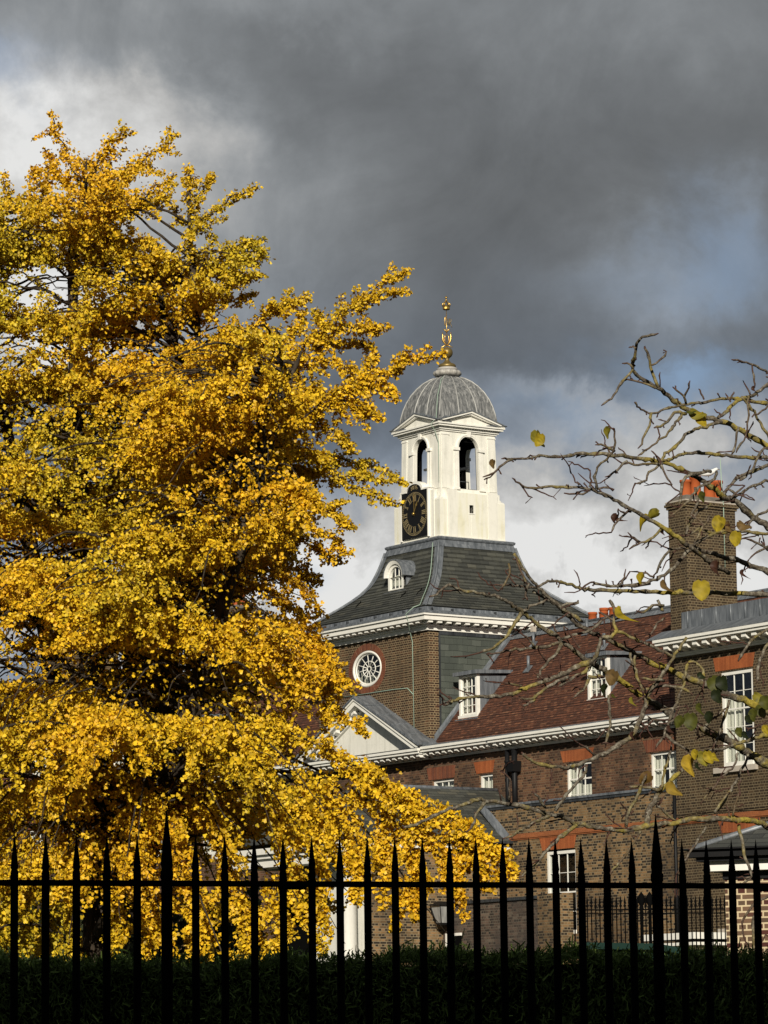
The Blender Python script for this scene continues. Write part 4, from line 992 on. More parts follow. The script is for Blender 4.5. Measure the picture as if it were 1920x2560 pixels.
mb = MB('brick_tower'); mb.box(5.6, 7.2, 1.0, 2.0, 12.0, 14.98); mb.box(5.55, 7.25, .95, 2.05, 14.981, 15.06); mb.build('chimney', wing)

# ================================================================== right-hand block with the big chimney
TB = -4.6
blk = thing('brick_block', 'brown brick block with big sash windows, bracketed eaves and tall chimney at right', 'building', (20, -4, 0))
S0 = 17.18
mb = MB('brick_block'); mb.tr = FA(TB)
wall(mb, S0, 32, 0, 12.74, [dict(u0=19.20, u1=20.55, lo=9.40, hi=12.02), dict(u0=19.22, u1=20.55, lo=5.0, hi=7.56), dict(u0=23.6, u1=24.95, lo=9.40, hi=12.02)], .14)
mb.tr = None; mb.face([(S0, TB, 0), (S0, 3, 0), (S0, 3, 12.74), (S0, TB, 12.74)]); mb.face([(32, TB, 0), (32, 3, 0), (32, 3, 12.74), (32, TB, 12.74)]); mb.face([(S0, 3, 0), (32, 3, 0), (32, 3, 12.74), (S0, 3, 12.74)])
mb.build('brick_wall', blk)
for (a, b, c, d) in ((19.20, 20.55, 9.40, 12.02), (19.22, 20.55, 5.0, 7.56), (23.6, 24.95, 9.4, 12.02)):
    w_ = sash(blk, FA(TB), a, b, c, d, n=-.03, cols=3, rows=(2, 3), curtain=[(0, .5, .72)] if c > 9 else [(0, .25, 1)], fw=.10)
    s_ = MB('stone'); s_.tr = FA(TB); s_.box(a - .32, b + .12, -.14, .10, c - .16, c - .01); s_.build('sill', w_)
lintel(blk, FA(TB), 18.90, 20.66, 18.98, 20.56, 12.06, 12.44, 'gauged_brick'); lintel(blk, FA(TB), 18.92, 20.70, 19.08, 20.58, 7.60, 7.93, 'gauged_brick')
lintel(blk, FA(TB), 23.3, 25.25, 23.4, 25.15, 12.06, 12.44, 'gauged_brick')
mb = MB('red_band'); mb.tr = FA(TB); mb.box(S0, 32, .0, .05, 7.97, 8.12); mb.box(S0, 32, .0, .025, 7.94, 7.969)
mb.build('brick_band', blk)
modillion_cornice(blk, FA(TB), S0 - .02, 32, 12.62, 13.06, .60, step=.42, bw=.19, ends=(.10, 0), bh=.18)
mb = MB('lead'); mb.tr = FA(TB)
mb.hexa([(S0 - .45, -.1, 13.10), (S0 - .45, .64, 13.10), (S0 - .45, .64, 13.13), (S0 - .45, .05, 13.40)], [(32, -.1, 13.10), (32, .64, 13.10), (32, .64, 13.13), (32, .05, 13.40)])
mb.box(S0 + .42, 32, -.5, 0.04, 13.40, 13.86)
x = S0 + .7
while x < 31: mb.tube([(x, .045, 13.40), (x, .045, 13.86)], .022, 5); x += .62
mb.build('lead_parapet', blk)
mb = MB('lead'); mb.box(S0 + .1, 32, -4.05, 3, 12.9, 13.2); mb.build('flat_roof', blk)
mb = MB('black_iron'); mb.tr = FA(TB)
for zz in (8.16, 8.22): mb.tube([(S0 + .1 + k * .9, .06, zz + .05 * sin(k * 1.7 + zz * 9)) for k in range(14)], .008, 4)
mb.build('cable', blk)
ch = chimney_part(blk, 17.05, 17.84, TB - .0 + .02, -2.78, 13.12, 17.06, [(17.33, -4.15), (17.40, -3.85), (17.40, -3.35), (17.42, -3.06)], .52, .165, 'brick_block')
mb = MB('stone'); mb.box(16.99, 17.90, TB - .04, -2.72, 17.02, 17.055); mb.build('coping', ch)
mb = MB('verdigris'); mb.tube([(17.90, -3.25, 15.2), (17.90, -3.25, 17.0), (17.86, -3.25, 17.2), (17.75, -3.2, 18.35)], .014, 5); mb.build('lightning_rod', ch)
mb = MB('black_paint'); mb.tr = FA(TB); mb.tube([(S0 - .06, .06, 4), (S0 - .06, .06, 9.0)], .05, 8); mb.build('downpipe', blk)

# gull on the middle chimney pot
gull = thing('gull', 'white and grey gull resting on the middle red chimney pot at right', 'gull', (17.40, -3.35, 17.84))
gp = (17.40, -3.35, 17.86)
G_ = lambda x, y, z: (gp[0] + qd[0] * x - qd[1] * y, gp[1] + qd[1] * x + qd[0] * y, gp[2] + z)
mb = MB('feather_white'); mb.tube([G_(-.26, 0, .05), G_(-.2, 0, .07), (G_(-.08, 0, .09)), G_(.04, 0, .11), G_(.14, 0, .15), G_(.20, 0, .20), G_(.24, 0, .215), G_(.275, 0, .205)], [.012, .05, .085, .09, .07, .05, .045, .015], 10)
gb = mb.build('body', gull)
mb = MB('feather_grey'); mb.tube([G_(-.30, -.03, .07), G_(-.16, -.05, .12), G_(-.02, -.05, .165), G_(.08, -.04, .16)], [.008, .05, .06, .03], 8); mb.tube([G_(-.30, .04, .07), G_(-.16, .06, .12), G_(-.02, .06, .16), G_(.08, .05, .16)], [.008, .05, .06, .03], 8)
mb.build('wings', gull)
mb = MB('gold_dull'); mb.tube([G_(.27, 0, .205), G_(.325, 0, .195)], [.014, .004], 6); mb.tube([G_(.0, .03, .05), G_(.0, .03, -.02)], .008, 5); mb.tube([G_(.0, -.03, .05), G_(.0, -.03, -.02)], .008, 5); mb.build('beak_and_legs', gull)

# ================================================================== lower stock-brick extension with coping
ext = thing('brick_extension', 'lower yellow stock brick extension with stone coping and orange band in front of the range', 'building', (12, -4, 0))
mb = MB('brick_stock'); mb.tr = FA(TB)
wall(mb, 8.0, S0 - .002, 0, 8.98, [dict(u0=11.02, u1=12.45, lo=5.1, hi=7.56)], .14)
mb.tr = None; mb.face([(8.0, TB, 0), (8.0, TW, 0), (8.0, TW, 8.98), (8.0, TB, 8.98)])
mb.build('brick_wall', ext)
mb = MB('lead'); mb.box(8.0, S0 - .003, TB - .06, TB + .30, 8.982, 9.05); mb.box(8.0, S0 - .003, TB - .03, TB - .001, 8.90, 8.98, 'lead_dark'); mb.build('coping', ext)
mb = MB('red_band'); mb.tr = FA(TB); mb.box(9.2, S0 - .003, 0.0, .05, 7.98, 8.12); mb.box(9.2, S0 - .003, .0, .025, 7.94, 7.979); mb.build('brick_band', ext)
sash(ext, FA(TB), 11.02, 12.45, 5.1, 7.52, cols=3, rows=(2, 2), fw=.09, curtain=None)
lintel(ext, FA(TB), 10.74, 12.52, 10.88, 12.40, 7.57, 7.935, 'gauged_brick')
mb = MB('lead_dark'); mb.box(8.0, S0, TB + .3, TW - .002, 8.55, 8.6); mb.build('flat_roof', ext)

# ================================================================== entrance portico with slate roof
por = thing('entrance_portico', 'white columned entrance portico with brick side wall and low slate roof', 'portico', (6, -7, 0))
PS0, PS1, PT0, PT1 = 2.6, 9.15, -10.4, TW
mb = MB('brick_stock'); mb.box(PS1 - .35, PS1, -9.6, TB - .001, 0, 7.55); mb.build('side_wall', por)
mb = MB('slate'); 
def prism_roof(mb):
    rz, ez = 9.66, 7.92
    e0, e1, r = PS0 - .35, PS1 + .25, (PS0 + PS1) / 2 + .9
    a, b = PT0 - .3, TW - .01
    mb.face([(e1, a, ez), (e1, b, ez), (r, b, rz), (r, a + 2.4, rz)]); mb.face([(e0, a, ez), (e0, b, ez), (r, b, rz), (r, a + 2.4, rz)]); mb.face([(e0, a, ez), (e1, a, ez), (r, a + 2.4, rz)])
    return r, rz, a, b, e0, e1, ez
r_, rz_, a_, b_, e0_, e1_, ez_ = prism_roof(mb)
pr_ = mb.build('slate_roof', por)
mb = MB('lead'); mb.tube([(r_, a_ + 2.4, rz_), (r_, b_, rz_)], .07, 6); mb.tube([(r_, a_ + 2.4, rz_), (e1_, a_, ez_)], .05, 6)
# stepped flashing against the extension wall
mb.hexa([(e1_ - .1, TB - .02, ez_ + .02), (r_ + 1.3, TB - .02, rz_ - .72), (r_ + 1.3, TB - .02, rz_ - .58), (e1_ - .1, TB - .02, ez_ + .2)], [(e1_ - .1, TB - .25, ez_ + .02), (r_ + 1.3, TB - .25, rz_ - .72), (r_ + 1.3, TB - .25, rz_ - .66), (e1_ - .1, TB - .25, ez_ + .07)])
mb.box(e1_ - .02, e1_ + .10, a_, TB - .05, ez_ - .07, ez_ + .0, 'lead_dark')
mb.build('lead_flashing', pr_)
mb = MB('white_paint')
mb.box(PS0 - .1, PS1 + .12, PT0 - .1, PT0 + .6, 7.25, 7.50); mb.box(PS0 - .2, PS1 + .2, PT0 - .2, PT0 + .6, 7.502, 7.62); mb.box(PS0 - .3, PS1 + .22, PT0 - .3, PT0 + .6, 7.622, 7.80)
mb.box(PS1 - .3, PS1 + .15, PT0 + .601, TB - .002, 7.66, 7.80); mb.box(PS0, PS0 + .3, PT0 + .601, TW, 7.3, 7.80)
mb.build('entablature', por)
mb = MB('white_stucco'); mb.box(6.3, PS1 - .05, -9.62, -9.42, 0, 7.24); mb.build('rendered_wall', por)
for x in (PS1 - .28,):
    mb = MB('white_paint'); mb.lathe((x, PT0 + .28, 0), [(.34, 0), (.34, .12), (.27, .2), (.26, 2), (.22, 6.9), (.26, 6.95), (.25, 7.0), (.32, 7.08), (.32, 7.245)], 20); mb.build('column', por)
mb = MB('dark_void'); mb.box(PS0 + .01, PS1 - .36, -7.99, TW - .01, 7.0, 7.2); mb.box(PS0, 6.29, -8.2, -8.0, 0, 7.2); mb.build('interior_shade_sheet', por)  # black sheets stand in for the shade inside the portico
mb = MB('brick_wing'); mb.box(-9, PS0 - .4, -4.4, -4.2, 0, 5.0); mb.build('low_wall', por)

# ================================================================== garden wall with lantern
gw = thing('garden_wall', 'dark weathered brick garden wall with flat coping below the extension', 'wall', (11, -7, 0))
mb = MB('brick_old'); mb.box(PS1 + .002, 13.9, -7.0, -6.65, 0, 6.0); mb.build('brick_wall', gw)
mb = MB('stone_ring'); mb.box(PS1 + .002, 13.9, -7.06, -6.6, 6.002, 6.09, 'lead_dark'); mb.build('coping', gw)
mb = MB('brick_stock'); mb.box(13.902, 14.9, -7.1, -6.6, 0, 6.12); mb.build('pier', gw)
mb = MB('white_paint'); mb.box(9.35, 9.43, -7.06, -7.0, 4.0, 5.18); mb.box(9.43, 10.1, -7.06, -7.0, 5.1, 5.18); mb.box(9.43, 10.1, -7.03, -7.01, 4.0, 5.1, 'dark_void'); mb.build('door_frame', gw)
lan = thing('wall_lantern', 'white and black tapering glass lantern on the dark garden wall', 'lantern', (9.55, -7.3, 5.45))
def sq(cx, cy, h, z): return [(cx - h, cy - h, z), (cx + h, cy - h, z), (cx + h, cy + h, z), (cx - h, cy + h, z)]
mb = MB('black_paint'); mb.hexa(sq(9.55, -7.3, .30, 5.98), sq(9.55, -7.3, .10, 6.10)); mb.hexa(sq(9.55, -7.3, .12, 5.42), sq(9.55, -7.3, .14, 5.47)); mb.box(9.5, 9.6, -7.18, -7.0, 5.38, 5.43)
for sx in (-1, 1):
    for sy in (-1, 1): mb.tube([(9.55 + sx * .13, -7.3 + sy * .13, 5.47), (9.55 + sx * .25, -7.3 + sy * .25, 5.98)], .014, 4)
mb.build('frame', lan)
mb = MB('lead_roll'); mb.hexa(sq(9.55, -7.3, .115, 5.48), sq(9.55, -7.3, .235, 5.97)); mb.build('glass_panes', lan)

# ================================================================== far railing, white canopy, green shed
def spear(mb, x, z0, z1, r=.011, big=False):
    if big: mb.lathe((x, 0, 0), [(.03, z0), (.03, z1 - .30), (.045, z1 - .28), (.03, z1 - .26), (.03, z1 - .23), (.075, z1 - .14), (.06, z1 - .06), (.001, z1 + .02)], 10)
    else: mb.lathe((x, 0, 0), [(r, z0), (r, z1 - .20), (r * 2.2, z1 - .185), (r * 2.2, z1 - .165), (r * 1.1, z1 - .15), (r * 1.9, z1 - .12), (.0015, z1)], 7)
rail = thing('courtyard_railing', 'thin black spear-topped iron railing in front of the brick walls at right', 'railing', (0, 0, 0), palace=False)
D_R = 62.0
L_ = at(1436, 2240, D_R); R__ = at(1815, 2232, D_R)
rail.location = (L_[0], D_R, 0); BASE[rail.name] = np.zeros(3); rail.rotation_euler = (0, 0, 0.12)
wd_ = (R__[0] - L_[0]) / cos(.12); zt_ = L_[2]
x = 0.0; k = 0
while x < wd_:
    mb = MB('black_iron'); big = k in (16, 18)
    spear(mb, x, 0, zt_ + (.05 if big else 0), big=big); mb.build('spear', rail)
    x += wd_ / 36; k += 1
mb = MB('black_iron'); mb.box(0, wd_, -.012, .012, zt_ - .255, zt_ - .23); mb.build('rail', rail)
mb = MB('black_iron'); mb.box(0, wd_, -.012, .012, zt_ - .32, zt_ - .30); mb.build('rail', rail)
mb = MB('black_iron'); mb.box(0, wd_, -.012, .012, .3, .33); mb.build('rail', rail)
CX0, CX1 = 19.2, 21.4
wl = thing('white_canopy', 'flat white canopy edge low behind the railing and green shed', 'canopy', (16.2, -8.2, 4.9))
mb = MB('white_paint'); mb.box(CX0, CX1, -7.6, -4.62, 4.62, 4.79); mb.box(CX0 + .1, CX1 - .1, -7.5, -4.62, 4.46, 4.54); mb.build('fascia', wl)
mb = MB('black_paint'); mb.box(CX0 + .2, CX0 + .3, -7.4, -7.3, 0, 4.45); mb.build('post', wl)
gs = thing('green_shed', 'low dark green shed roof showing just above the hedge at right', 'shed', (0, 0, 0), palace=False)
D_G = 42.0; a_g = at(1472, 2357, D_G); b_g = at(1640, 2360, D_G); c_g = at(1815, 2385, D_G)
gs.location = (b_g[0], D_G, 0); BASE[gs.name] = np.zeros(3)
mb = MB('green_paint'); xa, xc = a_g[0] - b_g[0], c_g[0] - b_g[0]; za, zb_, zc_ = a_g[2], b_g[2], c_g[2]
mb.hexa([(xa, -.1, 0), (0, -.1, 0), (xc, -.1, 0), (xc, -.1, zc_ - .1), (0, -.1, zb_ - .08), (xa, -.1, za - .08)], [(xa, 1.4, 0), (0, 1.4, 0), (xc, 1.4, 0), (xc, 1.4, zc_ - .1), (0, 1.4, zb_ - .08), (xa, 1.4, za - .08)])
mb.build('body', gs)
mb = MB('green_paint'); mb.hexa([(xa - .05, -.18, za - .075), (0, -.18, zb_ - .075), (xc + .05, -.18, zc_ - .095), (xc + .05, -.18, zc_ - .03), (0, -.18, zb_), (xa - .05, -.18, za)], [(xa - .05, 1.5, za - .055), (0, 1.5, zb_ - .055), (xc + .05, 1.5, zc_ - .075), (xc + .05, 1.5, zc_ - .01), (0, 1.5, zb_ + .02), (xa - .05, 1.5, za + .02)])
mb.build('roof', gs)

# ================================================================== lodge at the right edge
D_L = 45.0
lo_ = thing('brick_lodge', 'small brick lodge with pale mortar joints and hipped slate roof at the right edge', 'lodge', (0, 0, 0), palace=False)
pw = at(1812, 2190, D_L)
lo_.location = (pw[0], D_L, 0); lo_.rotation_euler = (0, 0, -R_(24)); BASE[lo_.name] = np.zeros(3)
zE = 3.78
mb = MB('brick_lodge'); mb.box(0, 5, 0, 4, 0, zE); mb.build('brick_wall', lo_)
mb = MB('white_paint'); mb.box(-.18, 5.2, -.18, 4.2, zE + .10, zE + .22); mb.build('fascia', lo_)
mb = MB('black_paint'); mb.box(-.02, 5.02, -.03, 4.02, zE + .002, zE + .098); mb.box(-.28, 5.3, -.28, 4.3, zE + .222, zE + .27); mb.box(-.36, 5.4, -.36, 4.4, zE + .272, zE + .36); mb.box(-.45, 5.45, -.42, 4.42, zE + .362, zE + .38); mb.build('gutter', lo_)
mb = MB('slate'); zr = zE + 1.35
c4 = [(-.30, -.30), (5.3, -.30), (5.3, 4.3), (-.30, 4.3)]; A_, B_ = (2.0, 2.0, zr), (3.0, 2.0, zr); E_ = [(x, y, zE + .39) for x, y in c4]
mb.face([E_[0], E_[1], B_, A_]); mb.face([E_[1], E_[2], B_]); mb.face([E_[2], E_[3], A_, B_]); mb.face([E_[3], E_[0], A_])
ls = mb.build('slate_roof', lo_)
mb = MB('lead'); mb.tube([E_[0], A_], .045, 6); mb.tube([A_, B_], .045, 6); mb.tube([E_[1], B_], .045, 6); mb.build('hip_flashing', ls)

# ================================================================== unseen house added behind the camera to shadow the fence and hedge
bb_ = thing('shadow_caster_house', 'unseen brick house added behind the viewpoint to shade the fence and hedge', 'building', (0, -14, 0), palace=False)
mb = MB('brick_wing'); mb.box(-24, 26, -24, -14, 0, 13.0); mb.build('brick_wall', bb_)
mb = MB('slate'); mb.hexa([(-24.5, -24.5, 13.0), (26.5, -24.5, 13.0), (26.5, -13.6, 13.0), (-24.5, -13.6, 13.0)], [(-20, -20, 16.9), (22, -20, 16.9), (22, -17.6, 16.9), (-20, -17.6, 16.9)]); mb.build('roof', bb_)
mb = MB('white_paint')
for k in range(12):
    for j in range(3): mb.box(-22 + k * 4, -20.8 + k * 4, -14.0, -13.97, 1.5 + j * 4, 3.6 + j * 4)
mb.build('windows', bb_)

# ================================================================== iron fence in front
fence = thing('iron_fence', 'black iron fence of pointed bars with two thicker spikes across the foreground', 'fence', (0, 0, 0), palace=False)
FTH = R_(19)                                  # the fence runs away to the right
FD = np.array([cos(FTH), sin(FTH), 0]); FO = np.array([-0.0, 14.0, 0.0])
fence.location = FO; fence.rotation_euler = (0, 0, FTH); BASE[fence.name] = np.zeros(3)
def fence_u(px):
    r = ray(px, 2218); nrm = np.array([-FD[1], FD[0], 0]); k = ((FO - CAM) @ nrm) / (r @ nrm)
    return float((CAM + r * k - FO) @ FD)
ZF = 2.275
bars_px = [36, 114, 191, 267, 343, 417, 489, 562, 636, 708, 780, 850, 919, 988, 1057, 1125, 1191, 1258, 1324, 1390, 1454, 1518, 1581, 1643, 1707, 1768, 1831, 1892]
us = [fence_u(p) for p in bars_px]
stepu = (us[-1] - us[0]) / (len(us) - 1)
us = [us[0] - stepu * k for k in range(14, 0, -1)] + us + [us[-1] + stepu * k for k in range(1, 15)]
for k, u in enumerate(us):
    px_ = k - 14; big = px_ in (5, 23)
    mb = MB('black_iron')
    if big:
        mb.lathe((u, 0, 0), [(.0225, 0), (.0225, ZF + .015), (.026, ZF + .02), (.026, ZF + .045), (.021, ZF + .055), (.0245, ZF + .075), (.023, ZF + .09), (.0125, ZF + .19), (.004, ZF + .262), (.0008, ZF + .29)], 12)
    else:
        r = .0155
        mb.lathe((u, 0, 0), [(r, 0), (r, ZF + .02), (r * 1.0, ZF + .04), (r * .80, ZF + .050), (r * .98, ZF + .062), (r * .82, ZF + .085), (r * .42, ZF + .14), (.0006, ZF + .190)], 10)
    mb.build('standard' if big else 'bar', fence)
for a, b in ((us[0] - .1, us[19]), (us[19], us[37]), (us[37], us[-1] + .1)):
    mb = MB('black_iron'); mb.box(a, b, -.016, .016, .25, .28); mb.build('bottom_rail', fence)
    mb = MB('black_iron'); mb.box(a, b, -.016, .016, ZF - .011, ZF + .011)
    mb.tube([(a + .45, 0, ZF - .006), (a + .56, 0, ZF - .006)], .016, 8)
    mb.build('rail', fence)

# ================================================================== leaf clouds
def leaf_mesh(name, parent, centers, axes, normals, size, cols, shape, matname, base=np.zeros(3)):
    """one mesh of many small bent leaves. shape: list of (x, y, z) outline points and list of quads"""
    pts, faces = shape
    n = len(centers); k = len(pts)
    ax = axes / (np.linalg.norm(axes, axis=1)[:, None] + 1e-9)
    nn = normals - (normals * ax).sum(1)[:, None] * ax; nn /= np.linalg.norm(nn, axis=1)[:, None] + 1e-9
    sd = np.cross(ax, nn)
    P = np.array(pts)
    V = centers[:, None, :] + size[:, None, None] * (sd[:, None, :] * P[None, :, 0:1] + ax[:, None, :] * P[None, :, 1:2] + nn[:, None, :] * P[None, :, 2:3])
    V = (V - base).reshape(-1, 3)
    Fq = np.array(faces); nf = len(faces); kk = Fq.shape[1]
    idx = (Fq[None] + (np.arange(n) * k)[:, None, None]).reshape(-1)
    me = bpy.data.meshes.new(name)
    me.vertices.add(len(V)); me.vertices.foreach_set('co', V.ravel())
    me.loops.add(len(idx)); me.loops.foreach_set('vertex_index', idx)
    me.polygons.add(n * nf); me.polygons.foreach_set('loop_start', np.arange(n * nf) * kk); 
    try: me.polygons.foreach_set('loop_total', np.full(n * nf, kk))
    except Exception: pass
    ca = me.color_attributes.new('Col', 'FLOAT_COLOR', 'POINT')
    c4_ = np.concatenate([np.repeat(cols, k, axis=0), np.ones((n * k, 1))], 1)
    ca.data.foreach_set('color', c4_.ravel())
    me.materials.append(MATS[matname]); me.update(); me.validate()
    o = bpy.data.objects.new(name, me); COL.objects.link(o)
    if parent is not None: o.parent = parent
    return o
rng = np.random.default_rng(11)
def unit(n):
    v = rng.normal(size=(n, 3)); return v / np.linalg.norm(v, axis=1)[:, None]
GINKGO = ([(0, 0, 0), (-.52, .62, .10), (-.28, .95, .02), (0, .80, -.10), (.28, .95, .02), (.52, .62, .10)], [(0, 1, 2, 3), (0, 3, 4, 5)])

def to_px(P):
    d = P - CAM; w_ = d @ f0
    return 960 + FPX * (d @ RV) / w_, 1280 - FPX * (d @ UV_) / w_
def inpoly(x, y, poly):
    poly = np.array(poly, float); c = np.zeros(len(x), bool); j = len(poly) - 1
    for i in range(len(poly)):
        xi, yi = poly[i]; xj, yj = poly[j]
        t = ((yi > y) != (yj > y)) & (x < (xj - xi) * (y - yi) / (yj - yi + 1e-9) + xi)
        c ^= t; j = i
    return c
def spline(pts, n):
    pts = np.array(pts, float); k = len(pts)
    if k < 3:
        t = np.linspace(0, 1, n)[:, None]; return pts[0] * (1 - t) + pts[-1] * t
    P = np.vstack([2 * pts[0] - pts[1], pts, 2 * pts[-1] - pts[-2]])
    out = []
    for u in np.linspace(0, k - 1 - 1e-6, n):
        i = int(u); f = u - i; a, b, c, d = P[i], P[i + 1], P[i + 2], P[i + 3]
        out.append(0.5 * ((2 * b) + (-a + c) * f + (2 * a - 5 * b + 4 * c - d) * f * f + (-a + 3 * b - 3 * c + d) * f ** 3))
    return np.array(out)

# ================================================================== the yellow ginkgo
DG = 45.0; K_ = 1 / .864
gk = thing('ginkgo_tree', 'tall many-stemmed ginkgo tree covered in golden yellow autumn leaves', 'tree', (0, 0, 0), palace=False)
gbase = at(255, 2290, DG); gbase[2] = 0
gk.location = gbase; BASE[gk.name] = np.zeros(3)
def gp3(dx, dy, dd=0.0): return at(dx * K_, dy * K_, DG + dd)      # point on the tree from a full-image reading, dd metres deeper
stems = [([(222, 2560, 0), (216, 1990, 0), (212, 1700, .2), (195, 1380, .5), (178, 1200, .6), (165, 860, .4), (158, 600, .2), (180, 420, 0), (188, 340, 0)], .26, .006),
         ([(226, 2000, .1), (290, 1650, .5), (300, 1250, .8), (365, 1000, 1.0), (390, 810, .6), (345, 650, .3), (318, 560, .2)], .17, .02),
         ([(222, 2100, 0), (330, 1800, -.6), (365, 1500, -.9), (368, 1200, -.6), (420, 1000, -.3), (430, 780, 0), (410, 500, 0), (410, 400, 0)], .17, .008),
         ([(215, 1950, .2), (120, 1500, 1.2), (60, 1150, 1.4), (0, 850, 1.0), (-40, 600, .8), (-60, 420, .6)], .15, .02),
         ([(228, 2020, -.3), (420, 1500, -1.8), (520, 1180, -2.2), (600, 900, -1.8), (650, 760, -1.4)], .13, .02),
         ([(222, 1960, .3), (330, 1500, 2.4), (420, 1250, 3.0), (520, 1000, 2.6), (560, 760, 2.0)], .13, .02)]
SP = []
tm = MB('ginkgo_bark')
for pts, r0, r1 in stems:
    c = spline([gp3(*p) for p in pts], 40); SP.append(c)
    rr = np.linspace(r0, r1, 40) * (1 + .12 * rng.normal(size=40)); rr[0] *= 1.25
    tm.tube(list(c - gbase), list(np.abs(rr)), 10)
